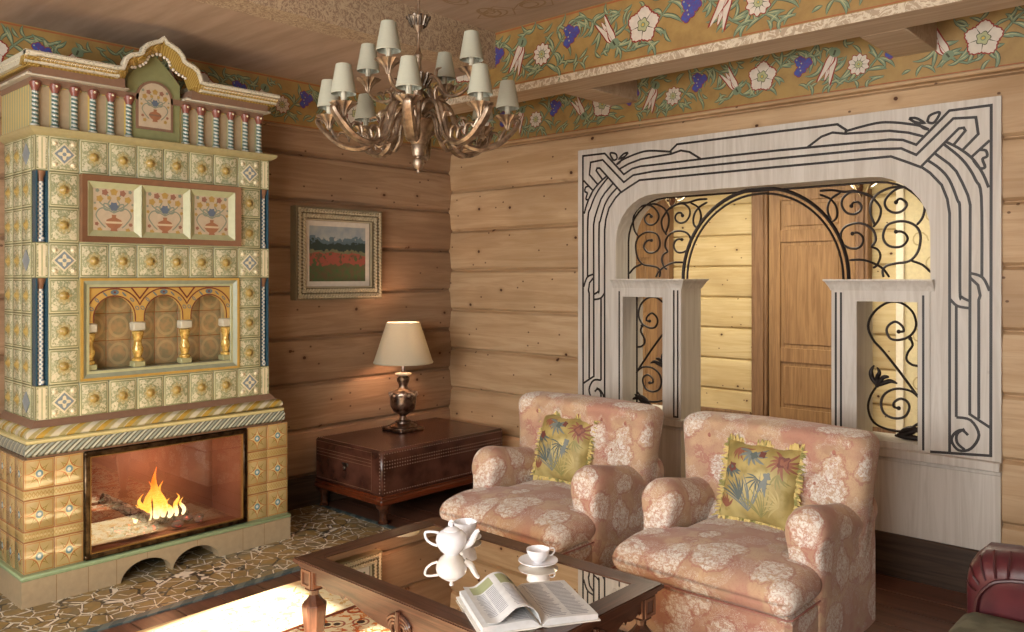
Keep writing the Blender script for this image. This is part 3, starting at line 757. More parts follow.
IRONS = {'g1': [(3.225, 1.884), (3.236, 1.898), (3.252, 1.899), (3.273, 1.881), (3.275, 1.862), (3.252, 1.836), (3.215, 1.831), (3.183, 1.85), (3.169, 1.883), (3.183, 1.916), (3.22, 1.948), (3.262, 1.959), (3.316, 1.946), (3.352, 1.905), (3.363, 1.857), (3.352, 1.8), (3.325, 1.763)], 'g2': [(3.225, 1.733), (3.252, 1.732), (3.275, 1.714), (3.28, 1.687), (3.252, 1.657), (3.206, 1.655), (3.173, 1.676), (3.161, 1.715), (3.178, 1.764), (3.215, 1.782), (3.262, 1.785), (3.307, 1.768), (3.334, 1.738), (3.343, 1.695), (3.33, 1.628), (3.289, 1.581), (3.225, 1.57), (3.178, 1.558), (3.159, 1.533), (3.164, 1.499)], 'g3': [(3.298, 1.583), (3.352, 1.561), (3.392, 1.522)], 'g4': [(2.999, 1.878), (3.009, 1.895), (3.034, 1.896), (3.051, 1.875), (3.045, 1.85), (3.014, 1.834), (2.974, 1.844), (2.949, 1.881), (2.954, 1.921), (2.994, 1.951), (3.043, 1.948), (3.087, 1.932), (3.121, 1.9), (3.15, 1.854), (3.14, 1.8), (3.111, 1.762)], 'g5': [(3.004, 1.731), (3.029, 1.735), (3.053, 1.719), (3.061, 1.689), (3.039, 1.656), (2.994, 1.653), (2.954, 1.677), (2.942, 1.718), (2.954, 1.756), (2.984, 1.777), (3.034, 1.785), (3.082, 1.771), (3.116, 1.737), (3.124, 1.692), (3.102, 1.658)], 'g6': [(3.102, 1.658), (3.135, 1.642), (3.148, 1.607), (3.131, 1.563), (3.111, 1.548)], 'g7': [(2.989, 1.59), (3.063, 1.589), (3.131, 1.563), (3.169, 1.533), (3.192, 1.499)], 'g8': [(2.83, 1.97), (2.893, 1.97), (2.964, 1.956), (3.024, 1.955), (3.102, 1.921)], 'g9': [(2.83, 1.95), (2.882, 1.926), (2.915, 1.888), (2.925, 1.846), (2.918, 1.816), (2.898, 1.799)], 'ga': [(2.944, 1.954), (2.893, 1.925), (2.874, 1.885), (2.874, 1.849), (2.891, 1.807)], 'gb': [(3.262, 1.959), (3.206, 1.962), (3.15, 1.943), (3.116, 1.916), (3.097, 1.872), (3.1, 1.822), (3.121, 1.771)], 'w1': [(3.238, 1.22), (3.262, 1.224), (3.253, 1.251), (3.221, 1.27), (3.188, 1.249), (3.179, 1.217), (3.199, 1.182), (3.243, 1.178), (3.294, 1.202), (3.322, 1.254), (3.305, 1.322), (3.25, 1.367), (3.184, 1.368), (3.116, 1.317), (3.086, 1.245), (3.109, 1.175), (3.162, 1.115), (3.25, 1.005), (3.339, 0.883)], 'w2': [(3.238, 0.827), (3.214, 0.832), (3.218, 0.858), (3.25, 0.877), (3.282, 0.862), (3.289, 0.829), (3.265, 0.786), (3.214, 0.773), (3.165, 0.795), (3.151, 0.848), (3.173, 0.897), (3.228, 0.926), (3.294, 0.921), (3.336, 0.89)], 'w3': [(3.131, 0.933), (3.098, 0.875), (3.086, 0.81), (3.113, 0.742), (3.184, 0.712), (3.265, 0.714), (3.339, 0.765)], 'w4': [(3.294, 1.187), (3.305, 1.154), (3.282, 1.115), (3.276, 1.079), (3.301, 1.055), (3.339, 1.05)]}
MX = 2.487*2
# ------------------------------------------------------------------ portal
po = thing('portal_frame', 'whitewashed wooden archway screen with black inlaid lines and iron scrollwork', 'archway', (2.487, .1, 0))
Y0, Y1 = -.014, .215
def arcp(cx, cz, r, a0, a1, n=8): return [(cx+r*cos(math.radians(a0+(a1-a0)*i/n)), cz+r*sin(math.radians(a0+(a1-a0)*i/n))) for i in range(n+1)]
TY = lambda a, b, h: (a, h, b)
mb = MB()
out = [(1.25, .64), (1.25, 2.34), (3.724, 2.34), (3.724, .64), (3.42, .64)] + arcp(3.42-.29, 2.012-.29, .29, 0, 90) + arcp(1.555+.29, 2.012-.29, .29, 90, 180) + [(1.555, .64)]
mb.prism(out[::-1], TY, Y0, Y1)
pt = Paint(mb, PYm(Y0), .0006, .0003)
for mir in (0, 1):
    for k, p in LINES.items():
        if k in ('p1',): continue
        q = [((MX-a) if mir else a, b) for a, b in p]
        if k in ('s1', 's2', 'k1', 'k3', 'ht', 'l1', 'l2', 'l3', 'o2', 'a2', 'a4', 'a5'): q = catmull(q, 4)
        if k in ('o1', 'o4', 'o5', 'o6'): q = [(2.487, q[0][1])] + q
        if k == 'o3': pass
        pt.stroke(q, .013, 1, 0)
mb.build('frame_panel', [WHITEW, IRONP], po, True)
for mir in (0, 1):
    X = (lambda a: MX-a) if mir else (lambda a: a)
    mb = MB()
    for a, b, c, d in ((1.555, 1.61, .64, 1.43), (1.905, 2.035, .64, 1.43), (1.61, 1.905, 1.375, 1.43), (1.61, 1.905, .64, .672)):
        mb.box((X(a), Y0-.004, c), (X(b), Y1, d), 0)
    pt = Paint(mb, PYm(Y0-.004), .0006, .0003)
    pt.stroke([(X(1.585), 1.41), (X(1.585), .65)], .011, 1)
    pt.stroke([(X(1.985), 1.42), (X(1.985), .655), (X(2.012), .655), (X(2.012), 1.42)], .011, 1)
    side = mb.build('pillar', [WHITEW, IRONP], po, True)
    mb = MB(); e = [(0, 0), (.004, .012), (.022, .045), (.03, .05), (.03, .058)]
    rings = []
    for o, z in e: rings.append([(X(1.535), Y0-.006-o, 1.43+z), (X(2.04)+(o if not mir else -o), Y0-.006-o, 1.43+z), (X(2.04)+(o if not mir else -o), Y1+.01+o, 1.43+z), (X(1.535), Y1+.01+o, 1.43+z)])
    mb.loft(rings if not mir else [r[::-1] for r in rings]); mb.build('capital', WHITEW, side, True)
    # plinth below the pillar
    mb = MB(); mb.box((X(1.25), -.05, .598), (X(2.06), Y1+.02, .642), 0, .004); mb.box((X(1.25), -.02, .575), (X(2.045), Y1+.01, .6), 0, .004)
    mb.box((X(1.252), -.016, .2), (X(2.035), Y1, .58), 0); mb.build('pedestal_panel', WHITEW, po, True)
    mb = MB(); mb.box((X(1.25), -.034, 0), (X(2.05), Y1+.01, .215), 0, .006); mb.build('plinth_board', DARKW, po, True)
# wrought iron
mb = MB(); ir = .0058
def V3(p, y=.1): return [(a, y, b) for a, b in p]
cx, cz, rad = 2.4825, 1.487, .522
for r_ in (rad, rad-.03):
    mb.tube([(cx+r_*cos(t)*.965, .1, cz+r_*sin(t)) for t in [PI*i/40 for i in range(41)]], .011 if r_ == rad else .007, 6)
mb.build('arch_bar', IRON, po, True)
for mir in (0, 1):
    for k, p in IRONS.items():
        mb = MB(); q = catmull([((MX-a) if mir else a, b) for a, b in p], 4); n = len(q)
        mb.tube(V3(q), [ir*(1.15 if 0 < i < n-1 else .8) for i in range(n)], 6)
        if k[0] == 'w' or k in ('g1', 'g2', 'g4', 'g5'): mb.ball((q[0][0], .1, q[0][1]), .011, 8, 6)
        mb.build('iron_scroll', IRON, po, True, 60)
    X = (lambda a: MX-a) if mir else (lambda a: a)
    mb = MB(); q = [(X(1.575), 1.487)] + [(X(a), b) for a, b in arcp(1.575+.27, 1.995-.27, .27, 180, 90)] + [(2.487, 1.995)]
    mb.tube(V3(q), .006, 6); mb.tube(V3([(X(1.64), .67), (X(1.64), 1.375)]), .006, 6); mb.build('iron_border', IRON, po, True)
    # tulip bud and leaf of the side window
    mb = MB()
    s_ = -1 if mir else 1; bx, bz = IRONS['w3'][0]; bx = MX-bx if mir else bx
    for pp in ([(0, 0), (-.025, .04), (-.03, .075), (-.015, .105)], [(0, 0), (.0, .04), (.012, .07), (.0, .095)], [(0, 0), (.04, .02), (.07, .03), (.1, .02)], [(.0, .0), (.03, .045), (.06, .05)]):
        c = catmull([(bx+s_*a, bz+bb) for a, bb in pp], 4); n = len(c); mb.tube(V3(c), [.011*sin(PI*(.15+.8*i/(n-1)))+.002 for i in range(n)], 6)
    mb.build('iron_tulip', IRON, po, True, 60)
    mb = MB()
    for pp in ([(-.06, 0), (.0, .03), (.07, .01)], [(-.07, -.01), (-.02, -.0), (.05, .045)], [(-.08, -.015), (0, -.015), (.07, -.02)]):
        c = catmull([((MX-3.3 if mir else 3.3)+s_*a, .70+bb) for a, bb in pp], 4); n = len(c); mb.tube(V3(c), [.014*sin(PI*(.1+.85*i/(n-1)))+.002 for i in range(n)], 6)
    mb.build('iron_leaf', IRON, po, True, 60)

# ------------------------------------------------------------------ passage behind the portal
mb = MB(); logs(mb, lambda a, b, h: (a, 3.0-h, b), -1.0, 1.05, 0, 2.6, .1); logs(mb, lambda a, b, h: (a, 3.0-h, b), 2.1, 2.34, 0, 2.6, .1)
logs(mb, lambda a, b, h: (a, 3.0-h, b), 1.05, 2.1, 2.35, 2.6, .1)
mb.box((-1, 3.03, 0), (3.8, 3.1, 2.6)); struct(mb.build('wall_back', LOGP))
mb = MB(); mb.box((-1.1, .12, 0), (-.95, 3.1, 2.6)); struct(mb.build('wall_passage_left', flat('#c9b890', .8)))
mb = MB(); mb.box((3.75, .12, 0), (3.85, 3.1, 2.6)); struct(mb.build('wall_passage_right', flat('#c9b890', .8)))
mb = MB(); mb.box((-1.1, .12, 2.6), (3.85, 3.1, 2.68)); struct(mb.build('ceiling_passage', flat('#b8a58a', .8)))
mb = MB(); mb.box((-.95, 2.965, 0), (1.0, 2.999, .21), 0, .005); mb.box((2.12, 2.965, 0), (2.32, 2.999, .21), 0, .005); struct(mb.build('baseboard_back', OAKD))
mb = MB(); mb.box((2.325, 2.95, 0), (2.39, 3.0, 2.6), 0, .006); struct(mb.build('trim_8', flat('#e9e2cf', .5)))
mb = MB(); mb.box((2.39, 2.975, 0), (3.75, 3.02, 2.6), 0); pt = Paint(mb, PYm(2.975))
for i in range(3):
    for k in range(12):
        c = (2.5+.2*i+(.1 if k % 2 else 0), .2+.2*k)
        pt.stroke([(c[0]+(.075*(1-.07*j))*cos(j*.5+i), c[1]+(.09*(1-.07*j))*sin(j*.5+i)) for j in range(13)], .012, 1)
struct(mb.build('wall_papered', [flat('#d9cda6', .8), flat('#b5a67e', .8)], smooth=0))
def panel_door(name, x0, x1, z1, y, rails, mat, hand=True):
    mb = MB(); mb.box((x0, y-.02, 0), (x1, y+.02, z1), 0)
    zs = rails
    st = .11
    mb.box((x0, y-.035, 0), (x0+st, y-.02, z1), 0, .003); mb.box((x1-st, y-.035, 0), (x1, y-.02, z1), 0, .003)
    for a, b in zs: mb.box((x0+st, y-.035, a), (x1-st, y-.02, b), 0, .003)
    for (a, b), (c, d) in zip(zs[:-1], zs[1:]):
        mb.box((x0+st+.035, y-.03, b+.035), (x1-st-.035, y-.02, c-.035), 0, .008)
    return struct(mb.build(name, mat))
d1 = panel_door('door_1', 1.215, 2.0, 2.3, 2.95, [(0, .3), (.72, .85), (1.82, 1.93), (2.2, 2.3)], OAKZ)
mb = MB()
for a, b in ((1.045, 1.205), (2.005, 2.118)): mb.box((a, 2.9, 0), (b, 3.0, 2.42), 0, .008); mb.box((a+.03, 2.885, 0), (b-.03, 2.9, 2.4), 0, .006)
mb.box((1.045, 2.9, 2.31), (2.118, 3.0, 2.44), 0, .008); struct(mb.build('trim_9', OAKD))
d2 = panel_door('door_2', -.42, .0, 2.3, 2.95, [(0, .3), (1.0, 1.1), (1.7, 1.8), (2.2, 2.3)], OAKZ)
mb = MB(); mb.box((.005, 2.9, 0), (.148, 3.0, 2.42), 0, .008); struct(mb.build('trim_10', OAKD))
mb = MB(); mb.box((-.9, 2.93, 0), (-.43, 3.0, 2.5), 0, .01); struct(mb.build('trim_11', flat('#ddd3b8', .7)))
# nickel ceiling lamps with three bell cups
for i, (x, y, lab) in enumerate(((.98, 1.6, 'nickel ceiling lamp with bell cups seen through the left end of the archway'), (2.52, 1.6, 'nickel ceiling lamp with bell cups seen through the right end of the archway'))):
    t = thing('ceiling_lamp', lab, 'lamp', (x, y, 2.6), 0, 'ceiling lamps in the passage')
    mb = MB(); mb.lathe([(0, -.0), (.06, 0), (.06, -.02), (.02, -.04), (.015, -.36), (.05, -.4), (.06, -.45), (.03, -.5), (.0, -.54)][::-1], 16); mb.build('stem', CHROME, t)
    for k in range(3):
        a = 2*PI*k/3+.5; mb = MB(); c = (.12*cos(a), .12*sin(a), -.36)
        mb.tube(catmull([(0, 0, -.44), (.06*cos(a), .06*sin(a), -.47), (c[0], c[1], -.43)], 5), .009, 6); mb.build('arm', CHROME, t)
        mb = MB(); mb.lathe([(.02, -.07), (.035, -.05), (.045, 0), (.065, .06), (.062, .06), (.04, 0), (.02, -.05)], 18, c); mb.build('cup', flat('#d9d2c2', .2), t)

# ------------------------------------------------------------------ tiled stove
st = thing('tiled_stove', 'tall sage green tiled stove with gilt arcade niche and glazed firebox', 'stove', (.25, -2.43, 0))
XB, XL, XP = .44, .48, .508; YA, YB_ = -3.036, -1.83
PLX = PX; 
def sidep(y0): return lambda a, b, h: (a, y0-h, b)          # faces -Y
# plinth with two arched holes
mb = MB(); L0, L1 = -3.115, -1.733
def arcy(y0, y1, zt, n=14): return [((y0+y1)/2-(y1-y0)/2*cos(PI*i/n), zt*sin(PI*i/n)) for i in range(n+1)]
ol = [(L0, 0)] + arcy(-2.68, -2.425, .095) + arcy(-2.42, -2.165, .095) + [(L1, 0), (L1, .128), (L0, .128)]
mb.prism(ol, lambda a, b, h: (h, a, b), .44, XP, 0)
mb.box((0, L0, 0), (.44, -2.69, .128), 0); mb.box((0, -2.155, 0), (.44, L1, .128), 0); mb.box((.15, -2.69, 0), (.2, -2.155, .128), 3); mb.box((.15, -2.69, .1), (.44, -2.155, .128), 3)
mb.box((0, L0-.004, .126), (XP+.006, L1+.004, .148), 1, .007)
pt = Paint(mb, PX(XP))
for y in (-2.97, -2.83, -2.70): pt.stroke([(y, 0), (y, .126)], .003, 2)
for y in (-2.03, -1.9): pt.stroke([(y, 0), (y, .126)], .003, 2)
for y, z in ((-2.55, .095), (-2.29, .095)): pt.stroke([(y, z), (y, .126)], .003, 2)
mb.build('plinth', [PLINTH, GREENG, GROUT, flat('#1c1714', .9)], st, True)
# lower block : tiles
def tileface(mb, P, a0, a1, b0, b1, mat, bev=.004, hgt=.003):
    """a raised glazed tile on a surface, UV 0..1"""
    v = [P(a0, b0, 0), P(a1, b0, 0), P(a1, b1, 0), P(a0, b1, 0), P(a0+bev, b0+bev, hgt), P(a1-bev, b0+bev, hgt), P(a1-bev, b1-bev, hgt), P(a0+bev, b1-bev, hgt)]
    U = [(0, 0), (1, 0), (1, 1), (0, 1)]; e = .03; I = [(e, e), (1-e, e), (1-e, 1-e), (e, 1-e)]
    mb.add(v, [[4, 5, 6, 7], [0, 1, 5, 4], [1, 2, 6, 5], [2, 3, 7, 6], [3, 0, 4, 7]], mat, [I, [U[0], U[1], I[1], I[0]], [U[1], U[2], I[2], I[1]], [U[2], U[3], I[3], I[2]], [U[3], U[0], I[0], I[3]]])
def boss(mb, P, a, b, r, mat, petal=True):
    rings = []
    for (q, h) in ((1., 0), (.9, .35), (.62, .55), (.55, .75), (.3, 1.), (0.02, 1.1)):
        rings.append([P(a+r*q*cos(2*PI*i/16)*(1+.1*cos(8*2*PI*i/16)*(1 if q > .58 else 0)), b+r*q*sin(2*PI*i/16)*(1+.1*cos(8*2*PI*i/16)*(1 if q > .58 else 0)), .003+h*r*.6) for i in range(16)])
    mb.loft(rings, mat, False)
mb = MB(); B0, B1, Z0, Z1 = -3.097, -1.735, .147, .668
FY0, FY1 = -2.842, -1.993
mb.box((0, B0, Z0), (XL, FY0, Z1), 2); mb.box((0, FY1, Z0), (XL, B1, Z1), 2); mb.box((0, FY0, .655), (XL, FY1, Z1), 2)
zr = [(.149, .292, 0), (.292, .343, 1), (.343, .482, 0), (.482, .531, 1), (.531, .668, 0)]
for (a, b) in ((B0, (B0+FY0)/2), ((B0+FY0)/2, FY0), (FY1, (FY1+B1)/2), ((FY1+B1)/2, B1)):
    for z0, z1, k in zr: tileface(mb, PX(XL), a, b, z0, z1, k, .003, .002)
for i in range(4):
    for z0, z1, k in zr: tileface(mb, lambda a, b, h: (a, B0-h, b), .0+.12*i, .12+.12*i, z0, z1, k, .003, .002)
mb.build('firebox_block', [FTILE, BTILE, PLINTH], st, True)
mb = MB(); y0, y1 = FY0, FY1
mb.box((.1, y0, .147), (.115, y1, .66)); mb.box((.1, y0-.002, .147), (.475, y0+.01, .66)); mb.box((.1, y1-.01, .147), (.475, y1+.002, .66))
mb.box((.1, y0, .147), (.475, y1, .156)); mb.box((.1, y0, .65), (.475, y1, .66)); mb.build('firebox_chamber', FIREBR, st, True)
mb = MB()
for a, b, c, d in ((y0, y0+.028, .15, .668), (y1-.028, y1, .15, .668)): mb.box((.47, a, c), (.496, b, d), 0, .006)
for c, d in ((.15, .178), (.64, .668)): mb.box((.47, y0, c), (.4965, y1, d), 0, .006)
for a, b, c, d in ((y0+.026, y0+.031, .178, .64), (y1-.031, y1-.026, .178, .64)): mb.box((.47, a, c), (.494, b, d), 1)
for c, d in ((.176, .181), (.637, .642)): mb.box((.47, y0+.026, c), (.494, y1-.026, d), 1)
ff = mb.build('firebox_frame', [FRB, flat('#8d6d3a', .35, .6)], st, True)
mb = MB(); mb.box((.483, y0+.02, .17), (.487, y1-.02, .65)); mb.build('glass_pane', GLASS, ff, True)
# cornice between block and body: stacked mouldings around front, left and right
def ringm(mb, prof, ya, yb, mat, x_in=0.):
    """prof list of (out, z): out = distance beyond the body faces"""
    rings = []
    for o, z in prof: rings.append([(x_in, ya-o, z), (XB+o, ya-o, z), (XB+o, yb+o, z), (x_in, yb+o, z)])
    n = 4; v = [p for r in rings for p in r]; f = []
    for j in range(len(rings)-1):
        for i in range(3): a = j*n+i; f.append([a, a+1, a+1+n, a+n])
    f.append([(len(rings)-1)*n+i for i in range(4)]); f.append([3, 2, 1, 0]); mb.add(v, f, mat)
mb = MB()
ringm(mb, [(.035, .668), (.05, .672), (.055, .68)], YA, YB_, 3)
ringm(mb, [(.05, .68), (.062, .69), (.064, .72), (.058, .738)], YA, YB_, 0)
ringm(mb, [(.054, .738), (.060, .744), (.060, .754), (.05, .758)], YA, YB_, 1)
ringm(mb, [(.036, .758), (.048, .762), (.056, .775), (.054, .79), (.042, .803), (.03, .806)], YA, YB_, 2)
ringm(mb, [(.026, .806), (.024, .812), (.012, .828), (.004, .836)], YA, YB_, 3)
mb.build('base_cornice', [LEAFB, flat('#cfc48f', .25), ROPE, BROWNG], st, True)
# body
cols = [-2.982, -2.847] + [-2.847+.1365*i for i in range(1, 6)] + [-2.022, -1.885]
rows = [.828+.1667*i for i in range(9)]
mb = MB(); NY0, NY1, NZ0, NZ1 = -2.8, -2.062, 1.043, 1.452      # niche hole
mb.box((0, YA+.054, .828), (.3, -1.884, 2.162), 4)
for a, b, c, d in ((YA+.054, NY0, .828, 2.162), (NY1, -1.884, .828, 2.162), (NY0, NY1, .828, NZ0), (NY0, NY1, NZ1, 2.162)): mb.box((.3, a, c), (XB-.001, b, d), 4)
diam = {0, 4, 7}
for j in range(8):
    for i in range(8):
        a, b = cols[i], cols[i+1] if i < 7 else -1.885
        if i == 7: a, b = -2.022, -1.885
        inner = 1 <= i <= 6
        if inner and (j in (1, 2, 3) or j in (5, 6)) and not (j == 3 or j == 4):
            if j in (1, 2): continue
            if j in (5, 6): continue
        if inner and j == 3: continue
        tileface(mb, PX(XB), a, b, rows[j], rows[j+1], 0)
        ca, cb = (a+b)/2, (rows[j]+rows[j+1])/2
        if i in (0, 7) and j in (0, 4, 7):
            r = .043
            for q, h, m in ((1.25, .004, 1), (1., .007, 2)):
                d = [(ca+r*q, cb), (ca, cb+r*q), (ca-r*q, cb), (ca, cb-r*q)]
                mb.prism(d, PX(XB), 0, h, m)
            P2 = Paint(mb, PX(XB+.007)); P2.disc((ca, cb), r*.5, 1, 0, 24, 1, 0, 4, .4); P2.disc((ca, cb), r*.22, 2, 1, 8)
            for q in range(4):
                t = PI/4+q*PI/2; boss(mb, PX(XB), ca+.062*cos(t)*.92, cb+.075*sin(t)*.92, .012, 1)
        else: boss(mb, PX(XB), ca, cb, .022, 3)
# corner strips and the left side
for (a, b, yy) in ((YA, YA+.054, 0), (-1.884, YB_, 1)):
    for j in (0, 4, 7):
        mb.box((0, a, rows[j]), (XB, b, rows[j+1]), 0)
        P2 = Paint(mb, PX(XB))
        P2.poly([(a+.012, rows[j]+.01), (a+.042, rows[j]+.01), (a+.042, rows[j+1]-.01), (a+.012, rows[j+1]-.01)], 1, 0)
        P2.stroke([(a+.027, rows[j]+.012), (a+.027, rows[j+1]-.012)], .006, 4, 1)
    for j in (1, 2, 3, 5, 6):
        mb.box((0, a if yy == 0 else a, rows[j]), (XB-.05, b, rows[j+1]), 0)
for j in range(8):
    for i in range(3):
        x1 = XB-.05-.13*i; P = lambda a, b, h: (a, YA-h, b)
        tileface(mb, P, x1-.13, x1, rows[j], rows[j+1], 0)
        if i == 0 and j in (0, 4, 7):
            ca, cb = x1-.065, (rows[j]+rows[j+1])/2
            mb.prism([(ca+.05, cb), (ca, cb+.05), (ca-.05, cb), (ca, cb-.05)][::-1], P, 0, .006, 2)
        else:
            boss(mb, lambda a, b, h: (a, YA-h, b), x1-.065, (rows[j]+rows[j+1])/2, .022, 3)
mb.build('tiled_body', [SAGE, CREAMG, BLUEG, BOSS, SAGEP], st, True)
# corner colonnettes
for ya, (j0, j1) in ((0, (5, 7)), (0, (1, 4)), (1, (5, 7)), (1, (1, 4))):
    z0, z1 = rows[j0], rows[j1]; cy = YA+.027 if ya == 0 else YB_-.027; cx_ = XB-.024
    mb = MB(); mb.lathe([(.018, .003), (.018, .02), (.0135, .03), (.0135, z1-z0-.05)], 16, (cx_, cy, z0), 0)
    for s_ in (-1, 1): mb.box((XB-.05, cy+s_*.018, z0), (XB-.002, cy+s_*.026, z1), 1)
    mb.box((XB-.052, cy-.026, z0), (XB-.046, cy+.026, z1), 1)
    cc = mb.build('corner_column', [CHECK, TEAL], st, True)
    mb = MB(); mb.lathe([(.0135, z1-z0-.05), (.014, z1-z0-.035), (.022, z1-z0-.012), (.026, z1-z0-.001)], 12, (cx_, cy, z0), 0); mb.build('capital', TERRA, cc, True)
# upper frame with three vase panels
def frame(mb, P, a0, a1, b0, b1, w, h0, h1, mat, hin=None):
    hin = h1 if hin is None else hin
    o = [(a0, b0), (a1, b0), (a1, b1), (a0, b1)]; m = [(a0+w*.5, b0+w*.5), (a1-w*.5, b0+w*.5), (a1-w*.5, b1-w*.5), (a0+w*.5, b1-w*.5)]; i = [(a0+w, b0+w), (a1-w, b0+w), (a1-w, b1-w), (a0+w, b1-w)]
    v = [P(*p, h0) for p in o] + [P(*p, h1) for p in o] + [P(*p, (h1+hin)/2) for p in m] + [P(*p, hin) for p in i] + [P(*p, min(h0, hin-.012)) for p in i]
    f = []
    for l in range(4):
        for k in range(4): f.append([l*4+k, l*4+(k+1) % 4, (l+1)*4+(k+1) % 4, (l+1)*4+k])
    mb.add(v, f, mat)
FA, FB, FC, FD = -2.845, -2.02, 1.668, 1.992
mb = MB(); frame(mb, PX(XB), FA, FB, FC, FD, .03, -.002, .034, 0, .018)
uf = mb.build('panel_frame', [TERRA], st, True)
w3 = (FB-FA-.06)/3
def vase(pt, cx, cz, s):
    """vase with symmetrical flowers, s = half height"""
    M = lambda p, f=1: [(cx+f*a*s, cz+b*s) for a, b in p]
    for f in (-1, 1):
        for c in ([(0, -.05), (.25, .25), (.15, .5), (.35, .75)], [(0, 0), (.35, .15), (.6, .35), (.55, .55)], [(0, -.1), (.5, .1), (.75, -.2), (.55, -.55), (.35, -.75)], [(.1, .2), (.4, .3), (.4, .05), (.25, 0)]):
            pt.stroke(M(catmull(c, 4), f), .055*s, 3, 1)
        for (a, b, r, m) in ((.38, .78, .13, 4), (.6, .5, .14, 5), (.2, .55, .09, 5), (.72, -.6, .08, 4), (.78, .05, .07, 5), (.7, .85, .08, 3), (.6, -.85, .1, 5), (.8, .3, .05, 3)):
            pt.disc((cx+f*a*s, cz+b*s), r*s, m, 2, 15, 1, 0, 5, .2)
    pt.disc((cx, cz+.82*s), .15*s, 5, 2, 15, 1, .3, 5, .2); pt.disc((cx, cz+.18*s), .19*s, 2, 3, 12, 1, 0, 6, .15)
    o = [(-.1, -.18), (.1, -.18), (.08, -.3), (.3, -.4), (.38, -.55), (.25, -.72), (.12, -.8), (.16, -.9), (-.16, -.9), (-.12, -.8), (-.25, -.72), (-.38, -.55), (-.3, -.4), (-.08, -.3)]
    pt.poly(M(o)[::-1], 6, 4); pt.stroke(M([(-.36, -.52), (.36, -.52)]), .09*s, 1, 5)
VM = [CREAMG, flat('#bfae90', .4), flat('#5c6878', .4), flat('#7c8676', .4), flat('#8c6250', .4), flat('#a5894c', .4), flat('#96684c', .4), SAGEP]
VM[0] = flat('#b5a68e', .35)
for k in range(3):
    a = FA+.03+w3*k; mb = MB(); b = a+w3
    frame(mb, PX(XB), a+.001, b-.001, FC+.03, FD-.03, .03, -.002, .024, 7, .004)
    mb.add([PX(XB+.004)(p, q, 0) for p, q in ((a+.03, FC+.06), (b-.03, FC+.06), (b-.03, FD-.06), (a+.03, FD-.06))], [[0, 1, 2, 3]], 0)
    vase(Paint(mb, PX(XB+.004), .0005, .0003), (a+b)/2, (FC+FD)/2-.004, .112); mb.build('vase_panel', VM, uf, True)
# arcade niche
mb = MB(); frame(mb, PX(XB), -2.843, -2.02, 1.0, 1.494, .012, -.002, .014, 1, .012)
frame(mb, PX(XB), -2.831, -2.032, 1.012, 1.482, .032, -.002, .011, 0, -.01); nf = mb.build('niche_frame', [BLUEG if 0 else flat('#8f9680', .3), GOLDP], st, True)
mb = MB(); xb_ = XB-.12
for i in range(6):
    for j in range(3):
        wy = (NY1-NY0)/6; tileface(mb, PX(xb_), NY0+wy*i, NY0+wy*(i+1), NZ0+.137*j, NZ0+.137*(j+1), 0, .002, .0015)
mb.box((xb_-.005, NY0, NZ0-.001), (XB-.01, NY0+.002, NZ1), 0); mb.box((xb_, NY1-.002, NZ0-.001), (XB-.01, NY1, NZ1), 0)
mb.box((xb_, NY0, NZ0-.002), (XB-.01, NY1, NZ0+.003), 1); mb.build('niche_tiling', [NICHE, flat('#7d7c66', .4)], st, True)
def gold_glaze():
    m = Mat('gilt_glaze', .18, .25, spec=.7); n = m.noise(60, 3)
    return m.out(m.mix(n.ss(.4, .6), '#c9ae62', '#a58440'), n, .4, .003)
# arcade plate
mb = MB(); W = (NY1-NY0)/3; Rr = .098; zc = 1.298; zt = NZ1
ol = [(NY0, zt), (NY0, 1.275)]
for k in range(3):
    c = NY0+W*(k+.5); ol += [(c-Rr, 1.275)] + [(c-Rr*cos(PI*i/14), zc+Rr*1.08*sin(PI*i/14)) for i in range(15)] + [(c+Rr, 1.275)]
ol += [(NY1, 1.275), (NY1, zt)]
mb.prism(ol[::-1], PX(XB), -.03, -.012, 0)
pt = Paint(mb, PX(XB-.012), .0004, .0003)
for k in range(3):
    c = NY0+W*(k+.5)
    arcI = lambda r, n=18, e=0: [(c-r*cos(PI*i/n), zc+r*1.08*sin(PI*i/n)) for i in range(n+1)]
    a1 = [(c-Rr-.003, 1.277)] + arcI(Rr+.003) + [(c+Rr+.003, 1.277)]; pt.stroke(a1, .006, 1, 1)
    ro = Rr+.038; t0 = math.acos(min(1, (W/2)/ro)); a2 = [(c-ro*cos(t), zc+ro*1.06*sin(t)) for t in [t0+(PI-2*t0)*i/16 for i in range(17)]]; pt.stroke(a2, .007, 1, 1)
    for i in range(7):
        t = PI*(.12+.76*i/6); rm = Rr+.02; q = (c-rm*cos(t), zc+rm*1.07*sin(t))
        if i == 3: pt.disc(q, .013, 2, 2, 12, 1.6, 0); pt.disc(q, .006, 3, 3, 8)
        else:
            for s_ in (-1, 1): pt.stroke([(q[0]+.009*cos(t+s_*w_), q[1]+.009*sin(s_*w_)) for w_ in (0, .8, 1.6, 2.4, 3.2)], .004, 2, 2)
    # spandrel
    if k < 2:
        x = NY0+W*(k+1); pt.poly([(x-.035, zt-.004), (x, zt-.05), (x+.035, zt-.004)], 0, 1); pt.stroke([(x-.045, zt-.002), (x, zt-.06), (x+.045, zt-.002)], .008, 3, 2)
pt.stroke([(NY0, 1.277), (NY0, zt)], .006, 1, 2); pt.stroke([(NY0, zt-.004), (NY1, zt-.004)], .006, 3, 2)
mb.build('arcade', [flat('#b8954f', .3), flat('#6d3a2a', .35), flat('#5c6f78', .4), flat('#6b3426', .4)], nf, True)
